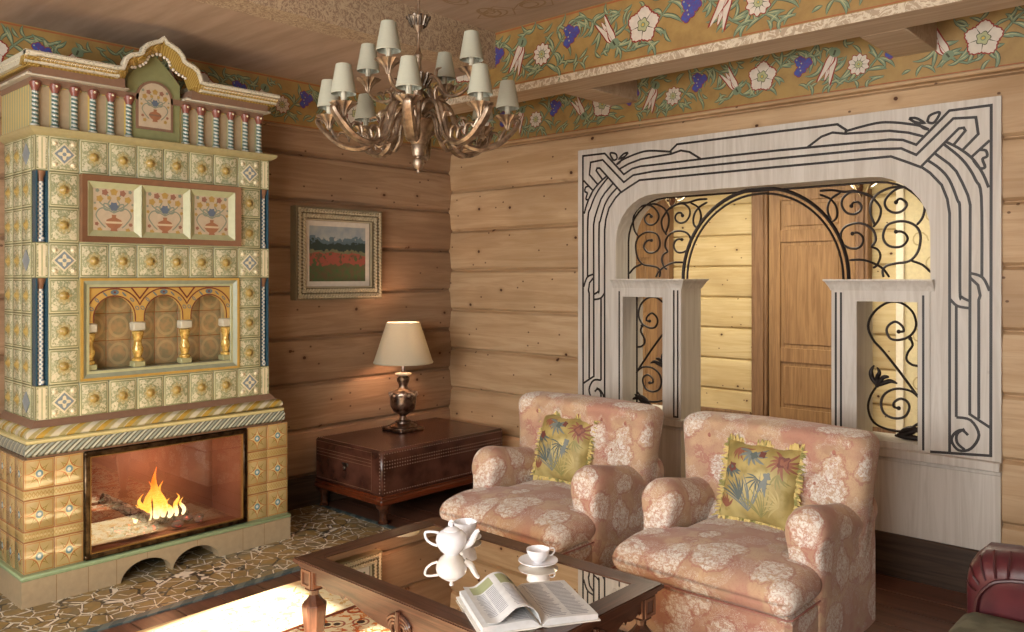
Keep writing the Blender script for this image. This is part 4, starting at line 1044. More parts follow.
for k in range(4):
    c = NY0+W*k; h = 1.275-NZ0; full = 0 < k < 3
    if k == 0: c += .012
    if k == 3: c -= .012
    mb = MB(); mb.lathe([(.024, .03), (.028, .035), (.028, .045), (.017, .052), (.026, .08), (.027, .095), (.019, .12), (.018, .135), (.024, .15), (.028, .172), (.029, .18), (.02, .186)], 16, (XB-.035, c, NZ0), 0)
    bl = mb.build('baluster', [gold_glaze()] if k == 0 else [bpy.data.materials['gilt_glaze']], nf, True)
    mb = MB(); mb.box((XB-.065, c-.031, NZ0+h-.045), (XB-.01, c+.031, NZ0+h-.002), 0, .005); mb.build('capital_block', flat('#b9b4a0', .4), bl, True); mb = MB(); mb.box((XB-.065, c-.03, NZ0+.002), (XB-.01, c+.03, NZ0+.032), 0, .004); mb.build('footing_block', flat('#9a9a72', .35), bl, True)
# ledge and crown
mb = MB(); ringm(mb, [(.002, 2.158), (.012, 2.165), (.03, 2.176), (.034, 2.186), (.034, 2.193), (.02, 2.197)], YA, YB_, 0); mb.build('upper_ledge', [flat('#a0966c', .25)], st, True)
CX0, CYA, CYB = .415, -3.05, -1.868
mb = MB(); mb.box((0, CYA, 2.19), (CX0, CYB, 2.44), 0); mb.box((0, CYA-.004, 2.395), (CX0+.02, CYB+.004, 2.425), 1)
P2 = Paint(mb, PX(CX0)); cy_ = [-3.034, -2.949, -2.863, -2.779, -2.695, -2.608, -2.313, -2.23, -2.142, -2.057, -1.97, -1.886]
for k in list(range(5)) + list(range(6, 11)):
    a, b = cy_[k]+.02, cy_[k+1]-.02; P2.poly([(a, 2.2), (b, 2.2), (b, 2.39), (a, 2.39)], 2, 0)
mb.build('crown_block', [STRIPE, BROWNG, flat('#a8987c', .3)], st, True)
first = None
for k, y in enumerate(cy_):
    mb = MB(); mb.lathe([(.02, .0), (.02, .012), (.0145, .02), (.0145, .165)], 14, (0, 0, 0), 0)
    o = mb.build('colonnette', [SPIRAL], st); o.location = (CX0+.012-.25, y+2.43, 2.197)
    mb = MB(); mb.lathe([(.0145, .165), (.017, .175), (.024, .19), (.026, .206), (.02, .212)], 10, (0, 0, 0), 0); mb.ball((.024, 0, .196), .006, 8, 6, 1); mb.build('capital', [REDC, CREAMG], o)
# gable wall, arched vase panel, swept cornice
_h = [(-2.69, 2.52), (-2.684, 2.545), (-2.672, 2.572), (-2.645, 2.594), (-2.612, 2.604), (-2.598, 2.612), (-2.59, 2.635), (-2.565, 2.662), (-2.53, 2.68), (-2.505, 2.69)]
gp = _h + [(-2.483, 2.712)] + [(-4.966-a, b) for a, b in _h[::-1]]
mb = MB(); ins = [(a*.86+(-2.483)*.14, b-.05) for a, b in gp]; ins = [(-2.615, 2.19), (-2.615, 2.5), (-2.57, 2.56), (-2.53, 2.6), (-2.483, 2.64), (-2.436, 2.6), (-2.396, 2.56), (-2.345, 2.5), (-2.345, 2.19)]
mb.prism(ins[::-1], PX(0), .3, CX0+.012, 0); mb.build('gable_wall', [OLIVE], st, True)
mb = MB(); ar = [(-2.575, 2.25), (-2.386, 2.25)] + [(-2.4805+.0945*cos(t), 2.41+.092*sin(t)) for t in [PI*i/14 for i in range(15)]]
ai = [(-2.4805+(a+2.4805)*.87, 2.375+(b-2.375)*.9) for a, b in ar]
mb.prism(ar, PX(CX0+.012), 0, .008, 1); mb.prism(ai, PX(CX0+.0205), 0, .001, 0); vase(Paint(mb, PX(CX0+.0218), .0004, .0003), -2.4805, 2.372, .088); mb.build('gable_panel', [VM[0]] + [BROWNG if i == 0 else VM[i+1] for i in range(1)] + VM[2:7], st, True)
path = [(-3.11, 2.52)] + [(-3.11+.4*i/6, 2.52) for i in range(1, 7)] + gp + [(-2.26+.06*i, 2.52) for i in range(0, 7)] + [(-1.828, 2.52)]
def offp(path, d):
    out = []
    for i in range(len(path)):
        a = path[max(0, i-1)]; b = path[min(len(path)-1, i+1)]; dx, dy = b[0]-a[0], b[1]-a[1]; l = math.hypot(dx, dy)
        out.append((path[i][0]+dy/l*d, path[i][1]-dx/l*d))
    return out
def sweep(mb, path, prof, mat):
    """prof: (inward offset, x)"""
    rs = []
    offs = {d: offp(path, d) for d, _ in prof}
    for i in range(len(path)): rs.append([(x, offs[d][i][0], offs[d][i][1]) for d, x in prof])
    mb.loft(rs, mat, True)
mb = MB()
sweep(mb, path, [(0, .515), (0, .548), (.008, .553), (.02, .55), (.022, .515)], 0)
sweep(mb, path, [(.022, .48), (.022, .538), (.034, .532), (.046, .508), (.056, .49), (.058, .46)], 1)
for a, b in ((-3.105, -2.69), (-2.276, -1.83)): mb.box((.1, a, 2.47), (.52, b, 2.515), 0)
# left return of the cornice
mb.box((0, -3.11, 2.495), (.548, -3.06, 2.52), 0, .003); mb.box((0, -3.1, 2.478), (.536, -3.05, 2.496), 1, .003); mb.box((0, -3.088, 2.458), (.512, -3.04, 2.479), 1, .003)
cr = mb.build('crown_cornice', [CORN, CORNG], st, True)
# thin white ledge under the straight stretches
mb = MB()
for a, b in ((-3.085, -2.625), (-2.335, -1.838)):
    mb = MB(); mb.box((0.2, a, 2.424), (.478, b, 2.436), 0, .004); mb.box((.2, a+.012, 2.436), (.462, b-.012, 2.45), 1, .003); mb.build('ledge', [flat('#b5af9e', .4), BROWNG], cr, True)
mb = MB()
mb.box((0, -3.085, 2.424), (.2, -3.04, 2.436), 0, .004); mb.box((0, -3.065, 2.43), (.485, -2.99, 2.475), 1); mb.box((.3, -2.99, 2.43), (.485, -2.65, 2.475), 1); mb.build('crown_filler', [flat('#b5af9e', .4), BROWNG], cr, True); mb = MB(); mb.box((.3, -2.31, 2.43), (.485, -1.865, 2.475), 1); mb.build('crown_filler', [flat('#b5af9e', .4), BROWNG], cr, True)
bd = catmull(offp(gp, .062)[1:-1], 3); mb = MB(); acc = 0; last = bd[0]
for p in bd:
    if math.hypot(p[0]-last[0], p[1]-last[1]) > .015: mb.ball((.482, p[0], p[1]), .008, 8, 6); last = p
mb.build('bead_trim', [flat('#d5cdc0', .3)], cr, True)
# fire
mb = MB(); 
for i in range(26):
    mb.ball((.25+R.uniform(-.08, .14), -2.42+R.uniform(-.22, .24), .178+R.random()*.012), (R.uniform(.015, .03), R.uniform(.02, .05), R.uniform(.01, .02)), 8, 6)
e = mb.build('ember_bed', EMBER); tag(e, 'bed of glowing embers on the firebox floor', 'embers'); e['kind'] = 'stuff'
def log_(name, p0, p1, r, lab):
    mb = MB(); a = Vector(p0); b = Vector(p1); n = 12
    pts = [a.lerp(b, i/n)+Vector((R.uniform(-1, 1), R.uniform(-1, 1), R.uniform(-1, 1)))*r*.08 for i in range(n+1)]
    mb.tube(pts, [r*R.uniform(.9, 1.08) for _ in pts], 12); return tag(mb.build(name, BARK), lab, 'firewood', 'firewood in the stove')
log_('firewood_log', (.3, -2.69, .385), (.3, -2.46, .235), .027, 'charred log leaning steeply towards the flames')
log_('firewood_log', (.33, -2.55, .19), (.2, -2.2, .195), .022, 'thin charred log lying flat under the flames')
fl = MB()
for (y, z0, h, w, b) in ((-2.47, .22, .14, .03, .02), (-2.44, .22, .2, .04, -.015), (-2.40, .22, .27, .045, .012), (-2.365, .22, .19, .035, .02), (-2.33, .21, .1, .03, .02), (-2.29, .21, .12, .025, -.01), (-2.255, .21, .09, .02, .015), (-2.51, .22, .09, .025, -.01)):
    n = 9; pts = [(.27+.01*sin(i), y+b*sin(i*.7)*i/n*1.5, z0+h*i/n) for i in range(n+1)]
    fl.tube(pts, [max(.001, w*.5*math.sin(PI*(.25+.75*i/n))**1.1) for i in range(n+1)], 10, flat=(1, 1))
o = fl.build('flame', FLAME, None, False, 80); tag(o, 'yellow flames rising from the logs behind the glass', 'flame')

# ------------------------------------------------------------------ picture on the left wall
t = thing('framed_picture', 'landscape painting in a carved rope-pattern frame on the log wall', 'picture', (.02, -1.04, 1.35))
mb = MB(); frame(mb, PX(.02), -1.41, -.715, 1.35, 1.958, .088, -.02, .045, 0, .022)
frame(mb, PX(.02), -1.33, -.795, 1.43, 1.878, .006, -.01, .03, 1, .028)
# carved rope beads
for (a0, b0, a1, b1) in ((-1.385, 1.375, -.74, 1.375), (-1.385, 1.933, -.74, 1.933), (-1.385, 1.375, -1.385, 1.933), (-.74, 1.375, -.74, 1.933), (-1.35, 1.41, -.775, 1.41), (-1.35, 1.898, -.775, 1.898), (-1.35, 1.41, -1.35, 1.898), (-.775, 1.41, -.775, 1.898)):
    L = math.hypot(a1-a0, b1-b0); n = int(L/.022)
    for i in range(n+1):
        q = i/n; a = a0+(a1-a0)*q; b = b0+(b1-b0)*q; dv = .009
        d = (1, 1) if abs(a1-a0) > abs(b1-b0) else (1, -1)
        mb.tube([(.076 if abs(b0-1.375) < .01 or abs(b0-1.933) < .01 or a0 in (-1.385, -.74) else .068, a-d[0]*dv, b-d[1]*dv), (.066, a+d[0]*dv, b+d[1]*dv)], .0085, 6, 1)
mb.build('carved_frame', [FRAMEM, flat('#b3a88c', .5)], t, True)
mb = MB(); frame(mb, PX(.03), -1.325, -.8, 1.435, 1.873, .036, -.005, .002, 0, .002); mb.build('mount', MATB, t, True)
mb = MB(); mb.add([(.031, -1.29, 1.47), (.031, -.835, 1.47), (.031, -.835, 1.838), (.031, -1.29, 1.838)], [[0, 1, 2, 3]], 0, [[(0, 0), (1, 0), (1, 1), (0, 1)]]); mb.build('canvas', LANDS, t, True, 0)

# ------------------------------------------------------------------ leather chest
cx0, cx1, cy0, cy1 = .0235, .716, -1.238, -.17
t = thing('leather_chest', 'low dark brown studded leather chest on carved feet in the corner', 'chest', ((cx0+cx1)/2, (cy0+cy1)/2, 0))
mb = MB(); mb.box((cx0, cy0, .175), (cx1, cy1, .449), 0, .012)
pf = Paint(mb, PX(cx1)); ps = Paint(mb, lambda a, b, h: (a, cy0-h, b)); ptp = Paint(mb, lambda a, b, h: (a, b, .449+h))
def dots(p, a0, b0, a1, b1, st=.02, r=.0045, m=1):
    n = max(2, int(math.hypot(a1-a0, b1-b0)/st))
    for i in range(n+1): p.disc((a0+(a1-a0)*i/n, b0+(b1-b0)*i/n), r, m, 0, 6)
for z in (.432, .385, .365, .345, .198): dots(pf, cy0+.02, z, cy1-.02, z)
dots(pf, cy0+.02, .198, cy0+.02, .432)
for z in (.432, .385, .365, .345, .198): ps.stroke([(cx0+.02, z), (cx1-.1, z)], .0022, 2)
dots(ps, cx1-.02, .198, cx1-.02, .432)
ps.stroke([(cx1-.1, .2), (cx1-.1, .435)], .0022, 2)
for x in (cx0+.02, cx1-.02): dots(ptp, x, cy0+.02, x, cy1-.02)
for y in (cy0+.02, cy1-.02): dots(ptp, cx0+.02, y, cx1-.02, y)
mb.build('trunk_body', [CHESTL, flat('#a98a78', .4, .3), flat('#7d5a3e', .4)], t, True)
mb = MB(); mb.box((cx0-.0, cy0-.012, .124), (cx1+.012, cy1+.012, .165), 0, .008); mb.box((cx0, cy0-.004, .163), (cx1+.004, cy1+.004, .178), 0, .004)
mb.build('base_moulding', grain('chest_base_wood', '#6b3018', '#43200f', 'y', 1, .3, .3), t, True)
foot = None
for (x, y) in ((cx1-.03, cy0+.035), (cx0+.05, cy0+.035), (cx1-.03, cy1-.035), (cx0+.05, cy1-.035)):
    mb = MB(); mb.lathe([(.02, 0), (.03, .006), (.032, .018), (.024, .026), (.022, .06), (.028, .09), (.044, .108), (.046, .125)], 14, (x, y, 0), 0, lobes=6, amp=.05); mb.build('foot', MAHOG, t, True)
mb = MB(); mb.ball((cx0+.33, cy0-.008, .30), (.012, .01, .014), 10, 6); mb.box((cx0+.3, cy0-.006, .31), (cx0+.36, cy0, .33), 0, .003); mb.build('clasp', BRONZED, t, True)

# ------------------------------------------------------------------ table lamp on the chest
t = thing('table_lamp', 'urn-shaped metal table lamp with a pale tapered shade standing on the leather chest', 'lamp', (.25, -.68, .4505))
mb = MB(); mb.box((-.105, -.105, 0), (.105, .105, .02), 0, .006)
mb.lathe([(.092, .02), (.095, .03), (.07, .045), (.055, .05), (.056, .062), (.03, .07), (.022, .095), (.028, .105), (.045, .115), (.07, .13), (.086, .16), (.09, .2), (.092, .235), (.094, .25), (.088, .262), (.06, .268), (.035, .285), (.03, .30), (.034, .315), (.045, .335), (.046, .355), (.03, .368), (.022, .375)], 28, (0, 0, 0))
mb.build('base', GUNM, t)
mb = MB()
for i in range(22):
    a = 2*PI*i/22; mb.ball((.09*cos(a), .09*sin(a), .253-.012*(i % 2)), (.013, .013, .01), 6, 5)
mb.build('leaf_ring', flat('#b5a89c', .3, .7), t); mb = MB(); mb.lathe([(.03, .372), (.055, .38), (.058, .388), (.03, .395)], 24, (0, 0, 0)); mb.build('collar', flat('#c9c3b6', .3), t)
mb = MB(); mb.lathe([(.014, .39), (.016, .41), (.012, .43), (.012, .5), (.018, .505), (.018, .575)], 12); mb.build('stem', GUNM, t)
mb = MB(); mb.lathe([(.203, .458), (.206, .466), (.2, .474), (.117, .73), (.112, .738), (.110, .738), (.115, .728), (.198, .472), (.203, .458)], 40, cap=False); sh = mb.build('lamp_shade', SHADEL, t)
mb = MB(); mb.lathe([(0, .575), (.02, .585), (.032, .62), (.025, .645), (0, .66)], 12); mb.build('bulb', emit('lamp_bulb', '#ffc4a0', 150), t)

# ------------------------------------------------------------------ chandelier
CZ = 1.965
t = thing('chandelier', 'carved bronze twelve-arm chandelier with small grey fabric shades hanging from the ceiling', 'chandelier', (1.82, -1.91, CZ))
mb = MB(); mb.lathe([(0, 0), (.008, .004), (.008, .016), (.02, .026), (.026, .045), (.022, .062), (.012, .068), (.014, .074), (.026, .078), (.03, .1), (.033, .125), (.03, .13), (.036, .138), (.058, .185), (.08, .228), (.084, .236), (.06, .241), (.03, .25), (.028, .3), (.04, .315), (.045, .33), (.02, .345), (.018, .37), (.03, .385), (.05, .42), (.052, .44), (.03, .45), (.014, .47), (.012, .5), (.016, .52), (.02, .53), (.01, .55), (.006, .58), (.006, .63), (.014, .64), (.026, .665), (.042, .69), (.044, .7), (.02, .705), (.01, .715), (.006, .74), (.006, .96), (.05, .975), (.055, 1.003)], 24, lobes=0)
mb.build('central_column', BRONZE, t)
mb = MB()
for i in range(12):
    a = 2*PI*i/12; mb.tube([(.03*cos(a), .03*sin(a), .66), (.048*cos(a), .048*sin(a), .70), (.056*cos(a), .056*sin(a), .698)], .006, 6)
mb.build('leaf_crown', BRONZED, t); mb = MB()
for i in range(12):
    a = 2*PI*i/12; mb.tube([(.035*cos(a), .035*sin(a), .39), (.055*cos(a), .055*sin(a), .42), (.062*cos(a), .062*sin(a), .445)], .007, 6)
mb.build('leaf_ornament', BRONZED, t)
# a lower arm and an upper arm, built once and copied
CO_, SO_ = -.6751, .7377   # viewing direction in plan
def blade(mb, pts, w, th, mat=0, n=10):
    """leaf-like band in the x-z plane: widths w (y) and thickness th, tapered"""
    c = catmull(pts, 5); k = len(c); rings = []
    for i in range(k):
        a = c[max(0, i-1)]; b = c[min(k-1, i+1)]; dx, dz = b[0]-a[0], b[1]-a[1]; l = math.hypot(dx, dz) or 1; nx, nz = -dz/l, dx/l
        q = i/(k-1); s = max(.15, sin(PI*min(1, .18+.8*q))**.6); ww = w*s; tt = th*s; x, z = c[i]
        prof = [(-1, 0), (-.8, .6), (-.35, .35), (0, 1), (.35, .35), (.8, .6), (1, 0), (.6, -.8), (0, -.6), (-.6, -.8)]
        rings.append([(x+nx*h*tt, u*ww, z+nz*h*tt) for u, h in prof])
    mb.loft(rings, mat)
def make_arm(upper):
    mb = MB()
    if not upper:
        blade(mb, [(.03, .27), (.07, .315), (.13, .30), (.165, .22), (.20, .14), (.27, .108), (.35, .128), (.41, .175), (.445, .215), (.452, .235), (.435, .24), (.428, .222)], .027, .014)
        blade(mb, [(.05, .25), (.09, .26), (.12, .21), (.13, .16), (.17, .12), (.2, .14), (.18, .165)], .014, .009)
        for px_, pz_, a0 in ((.22, .155, 1.2), (.26, .15, .9), (.31, .16, 1.0), (.17, .24, .6), (.12, .33, 1.6)):
            blade(mb, [(px_, pz_-.02), (px_+.02*cos(a0), pz_+.02*sin(a0)), (px_+.045*cos(a0-.5), pz_+.045*sin(a0-.5)), (px_+.05*cos(a0-1), pz_+.032*sin(a0-1))], .012, .006)
        blade(mb, [(.36, .135), (.375, .17), (.395, .205)], .012, .01)
        r0, z0 = .40, .205
    else:
        blade(mb, [(.03, .40), (.07, .43), (.105, .40), (.125, .355), (.165, .335), (.215, .345), (.25, .375), (.262, .4)], .014, .009)
        blade(mb, [(.04, .38), (.08, .36), (.1, .33), (.14, .32), (.15, .345)], .011, .007)
        for px_, pz_, a0 in ((.14, .37, 1.2), (.18, .365, .9), (.09, .44, 1.4)):
            blade(mb, [(px_, pz_-.015), (px_+.018*cos(a0), pz_+.018*sin(a0)), (px_+.038*cos(a0-.6), pz_+.035*sin(a0-.6))], .01, .005)
        r0, z0 = .262, .395
    arm = mb.build('arm', BRONZE, t, False, 50)
    mb = MB(); mb.lathe([(.006, -.01), (.012, .0), (.015, .012), (.028, .03), (.048, .045), (.055, .052), (.045, .053), (.02, .05), (.012, .05)], 36, (r0, 0, z0), 0, lobes=12, amp=.1); mb.build('drip_cup', BRONZE, arm)
    mb = MB(); mb.lathe([(.0115, .05), (.0115, .115), (.006, .12)], 12, (r0, 0, z0)); mb.build('candle_sleeve', flat('#c9c2ac', .6), arm)
    mb = MB(); zb = z0+.088; mb.lathe([(.051, zb), (.053, zb+.003), (.032, zb+.122), (.030, zb+.123), (.031, zb+.12), (.051, zb)], 24, (r0, 0, 0), cap=False)
    for k in range(3):
        a = 2*PI*k/3; mb.tube([(r0+.006*cos(a), .006*sin(a), zb-.03), (r0+.046*cos(a), .046*sin(a), zb+.04)], .0012, 4)
    mb.build('lamp_shade', SHADE, arm); return arm
# arm plan angles: 0 deg = towards the camera, increasing to the picture's right
def plan(deg):
    a = math.radians(deg); # toward camera = -d ; right = r
    dx, dy = -(-.6751)*cos(a)+.7377*sin(a), -(.7377)*cos(a)+.6751*sin(a); return math.atan2(dy, dx)
la = make_arm(False); ua = make_arm(True)
for k in range(8):
    o = la if k == 0 else dup(la, t); o.rotation_euler[2] = plan(1+45*k)
for k in range(4):
    o = ua if k == 0 else dup(ua, t); o.rotation_euler[2] = plan(-22+90*k)

# ------------------------------------------------------------------ rug
RX, RY0, RY1 = 1.13, -4.7, -1.78
t = thing('persian_rug', 'orange and cream patterned persian rug under the coffee table', 'rug', (RX, RY1, 0))
mb = MB(); mb.M = None
n = 60
mb.box((0, RY0-RY1, .0005), (2.35, 0, .012), 0, .003); mb.build('pile', RUG, t)
mb = MB()
for i in range(150):
    x = .01+2.33*i/149; mb.tube([(x, 0, .006), (x+R.uniform(-.006, .006), .03, .004), (x+R.uniform(-.008, .008), .055, .003)], .0022, 4)
mb.build('fringe', flat('#cdbf98', .9), t)

# ------------------------------------------------------------------ coffee table
TX0, TX1, TY0, TY1, TZ = 1.992, 3.134, -2.668, -1.966, .47
t = thing('coffee_table', 'carved walnut coffee table with an inset mirrored glass top', 'table', ((TX0+TX1)/2, (TY0+TY1)/2, .0125))
fw = .078
mb = MB(); 
def topframe(mb, o, i, zt, zb, mat):
    x0, x1, y0, y1 = TX0+o, TX1-o, TY0+o, TY1-o; X0, X1, Y0_, Y1_ = TX0+i, TX1-i, TY0+i, TY1-i
    O = [(x0, y0), (x1, y0), (x1, y1), (x0, y1)]; I = [(X0, Y0_), (X1, Y0_), (X1, Y1_), (X0, Y1_)]
    for k in range(4):
        a, b = O[k], O[(k+1) % 4]; c, d = I[(k+1) % 4], I[k]; m = mat if k % 2 == 0 else mat+1
        v = [(*a, zb), (*b, zb), (*c, zb), (*d, zb), (*a, zt), (*b, zt), (*c, zt), (*d, zt)]
        mb.add(v, [[3, 2, 1, 0], [4, 5, 6, 7], [0, 1, 5, 4], [2, 3, 7, 6]], m)
topframe(mb, 0.004, fw, TZ, TZ-.004, 0); topframe(mb, 0, fw, TZ-.004, TZ-.016, 0); topframe(mb, .006, fw, TZ-.016, TZ-.022, 0); topframe(mb, .016, .05, TZ-.022, TZ-.034, 0)
top = mb.build('top_frame', [TABW, TABWY], t, True, 20)
mb = MB(); mb.box((TX0+fw-.005, TY0+fw-.005, TZ-.014), (TX1-fw+.005, TY1-fw+.005, TZ-.003), 0); mb.build('mirror_glass', MIRROR, t, True, 0)
mb = MB(); mb.box((TX0+.04, TY0+.04, TZ-.03), (TX1-.04, TY1-.04, TZ-.015)); mb.build('underboard', TABW, t, True)
def apron(P, a0, a1, mat, nm):
    L = a1-a0; n = 60; zt = TZ-.034; low = []
    for i in range(n+1):
        q = i/n; s = abs(q-.5)*2                       # 0 centre .. 1 end
        if s > .9: d = .05+.0*(1)
        elif s > .62: d = .045+.012*sin(PI*(s-.62)/.28) + (.014 if .62 < s < .66 else 0)
        elif s > .12: d = .045+.045*sin(PI*(.62-s)/.5*.5)**1.2
        else: d = .088
        low.append((a0+L*q, zt-d))
    mb = MB(); mb.prism([(a0, zt), (a1, zt)][::-1] + low, P, 0, .018)
    pt = Paint(mb, lambda a, b, h: P(a, b, .018+h)); pt.stroke([(a, b+.006) for a, b in low], .006, 1, 0)
    o = mb.build(nm, [mat, TABWZ], t, True)
    c = (a0+a1)/2; mb = MB()                           # carved leaf at the middle
    for sx in (-1, 1):
        for k in range(3):
            pts = catmull([(c, zt-.03-.012*k), (c+sx*.03, zt-.035-.012*k), (c+sx*(.055-.01*k), zt-.055-.012*k), (c+sx*(.045-.01*k), zt-.075-.01*k), (c+sx*.03, zt-.068-.012*k)], 4)
            n_ = len(pts); mb.tube([P(a, b, .022) for a, b in pts], [.008*(1-.5*i/n_) for i in range(n_)], 6)
    pts = [(c, zt-.015), (c, zt-.06), (c, zt-.105)]; mb.tube([P(a, b, .024) for a, b in pts], [.009, .014, .004], 8)
    mb.build('carved_leaf', TABWZ, o, True)
zi = .03
apron(lambda a, b, h: (a, TY0+zi+.018-h, b), TX0+.085, TX1-.085, TABW, 'apron')
apron(lambda a, b, h: (a, TY1-zi-.018+h, b), TX0+.085, TX1-.085, TABW, 'apron')
apron(lambda a, b, h: (TX0+zi+.018-h, a, b), TY0+.085, TY1-.085, TABWY, 'apron')
apron(lambda a, b, h: (TX1-zi-.018+h, a, b), TY0+.085, TY1-.085, TABWY, 'apron')
for (x, y) in ((TX0+.055, TY0+.055), (TX1-.055, TY0+.055), (TX0+.055, TY1-.055), (TX1-.055, TY1-.055)):
    mb = MB(); b = .034; zb = TZ-.105; mb.box((x-b, y-b, zb), (x+b, y+b, TZ-.034), 0, .004)
    for (dx, dy) in ((1, 0), (-1, 0), (0, 1), (0, -1)):
        P = (lambda dx, dy: (lambda a, q, h: (x+dx*(b+h)+(-dy)*a, y+dy*(b+h)+dx*a, q)))(dx, dy)
        frame(mb, P, -b+.004, b-.004, zb+.004, TZ-.038, .01, 0, .004, 1)
    def sq(r, z, k=1.): return [(x+r*cos(2*PI*i/8+PI/8), y+r*sin(2*PI*i/8+PI/8), z) for i in range(8)]
    prof = [(.03, zb), (.034, zb-.006), (.018, zb-.014), (.016, zb-.03), (.02, zb-.036), (.03, zb-.05), (.043, zb-.062), (.045, zb-.07), (.04, zb-.12), (.024, .11), (.018, .08), (.016, .06), (.026, .052), (.03, .044), (.022, .036), (.026, .026), (.03, .018), (.026, .0125)]
    mb.loft([sq(r*1.04, z) for r, z in prof][::-1]); mb.build('leg', [TABWZ, flat('#6b4630', .35)], t, True, 25)

# ------------------------------------------------------------------ tea things
def rot2(a, b, ang): return a*cos(ang)-b*sin(ang), a*sin(ang)+b*cos(ang)
VR = math.radians(42.46)
GZ = TZ-.0028
t = thing('teapot', 'round white porcelain teapot with lid on the mirrored table', 'teapot', (2.385, -2.24, GZ), VR)
mb = MB(); mb.lathe([(.028, 0), (.03, .004), (.042, .014), (.055, .034), (.059, .052), (.055, .07), (.043, .083), (.03, .088), (.028, .085)], 32); mb.build('body', PORC, t)
mb = MB(); mb.lathe([(.031, .086), (.03, .091), (.018, .099), (.006, .102), (.005, .107), (.009, .112), (.007, .118), (0, .12)], 24); mb.build('lid', PORC, t)
mb = MB(); c = catmull([(.048, 0, .03), (.07, 0, .04), (.082, 0, .062), (.094, 0, .082), (.104, 0, .088)], 4); n = len(c); mb.tube(c, [.015-.009*i/n for i in range(n)], 12); mb.build('spout', PORC, t)
mb = MB(); mb.tube(catmull([(-.048, 0, .078), (-.075, 0, .082), (-.098, 0, .078), (-.094, 0, .055), (-.075, 0, .038), (-.052, 0, .03)], 4), .0048, 8); mb.build('handle', PORC, t)
def cup(name, lab, loc, s, ang, hi=1., grp=None, saucer=True, cat='cup'):
    t = thing(name, lab, cat, (loc[0], loc[1], loc[2]), ang)
    mb = MB(); z = .0
    mb.lathe([(.016*s, z), (.018*s, z+.004), (.028*s, z+.012*hi), (.038*s, z+.03*hi), (.042*s, z+.048*hi), (.040*s, z+.048*hi), (.035*s, z+.03*hi), (.024*s, z+.014*hi), (0, z+.01*hi)], 28); mb.build('bowl', PORC, t)
    mb = MB(); mb.tube(catmull([(.037*s, 0, z+.04*hi), (.055*s, 0, z+.046*hi), (.062*s, 0, z+.034*hi), (.05*s, 0, z+.02*hi), (.033*s, 0, z+.02*hi)], 4), .003*s, 6); mb.build('handle', PORC, t); return t
mb = MB(); mb.lathe([(.0, .001), (.035, 0), (.038, .003), (.06, .01), (.072, .014), (.071, .0165), (.045, .009), (.03, .0065), (0, .006)], 32)
t = mb.build('saucer', PORC); t.location = (2.695, -2.105, GZ); tag(t, 'white porcelain saucer on the mirrored table beside the open book', 'saucer')
cup('teacup', 'white porcelain teacup standing on its saucer', (2.695, -2.105, GZ+.0068), 1.02, VR+.3)
mb = MB(); mb.lathe([(.0, .001), (.035, 0), (.038, .003), (.055, .009), (.064, .012), (.063, .0145), (.045, .008), (.03, .0065), (0, .006)], 32)
t = mb.build('saucer', PORC); t.location = (2.305, -2.09, GZ); tag(t, 'white porcelain saucer half hidden behind the teapot', 'saucer')
cup('teacup', 'tall white porcelain cup behind the teapot', (2.305, -2.09, GZ+.0068), 1.12, VR+PI*.9, 1.35)

# ------------------------------------------------------------------ open book
A_ = Vector((-.86, .51, 0)).normalized(); W_ = Vector((.51, .86, 0)).normalized()
bo = Vector((2.935, -2.44, TZ+.0005)); BH = .145
t = thing('open_book', 'thick open book with one page curling up on the coffee table', 'book', bo)
PB = lambda u, v, h: tuple(W_*u + A_*v + Vector((0, 0, h)))
mb = MB()
mb.prism([(-.19, .0), (-.02, .0), (0, .004), (.02, 0), (.185, 0), (.185, .003), (.02, .003), (0, .007), (-.02, .003), (-.19, .003)], lambda a, b, h: PB(a, h, b), -BH-.004, BH+.004); mb.build('cover', flat('#d8d4cc', .5), t)
def pages(side, T):
    pr = []
    for i in range(13):
        q = i/12; u = side*(.001+.178*q); z = .004 + T*(1-(1-min(1, q/.22))**2.) * (1-.25*q*q); pr.append((u, z))
    return pr
for side, T, nm in ((-1, .024, 'page_block'), (1, .020, 'page_block')):
    pr = pages(side, T); mb = MB(); ol = [(0, .004)] + [(side*.179, .004)] + pr[::-1]
    mb.prism(ol if side > 0 else ol[::-1], lambda a, b, h: PB(a, h, b), -BH, BH)
    pr2 = pr
    def surf(a, b, h, pr2=pr2, side=side):
        q = min(1, max(0, abs(a)/.178)); j = min(11, int(q*12)); f = q*12-j; z = pr2[j][1]*(1-f)+pr2[j+1][1]*f; return PB(a, b, z+h)
    pt = Paint(mb, surf, .0006, .0003)
    for k in range(24):
        v = BH-.02-.011*k; 
        if v < -BH+.015: break
        for s0, s1 in ((.025, .09), (.1, .162)):
            e = s1-R.random()*.015; pt.stroke([(side*(s0+(e-s0)*i/4), v) for i in range(5)], .0042, 1, 0)
    if side < 0: pt.poly([(-.15, .02), (-.09, .02), (-.09, .1), (-.15, .1)], 2, 1)
    o = mb.build(nm, [PAGE, INK, flat('#8f9270', .7)], t)
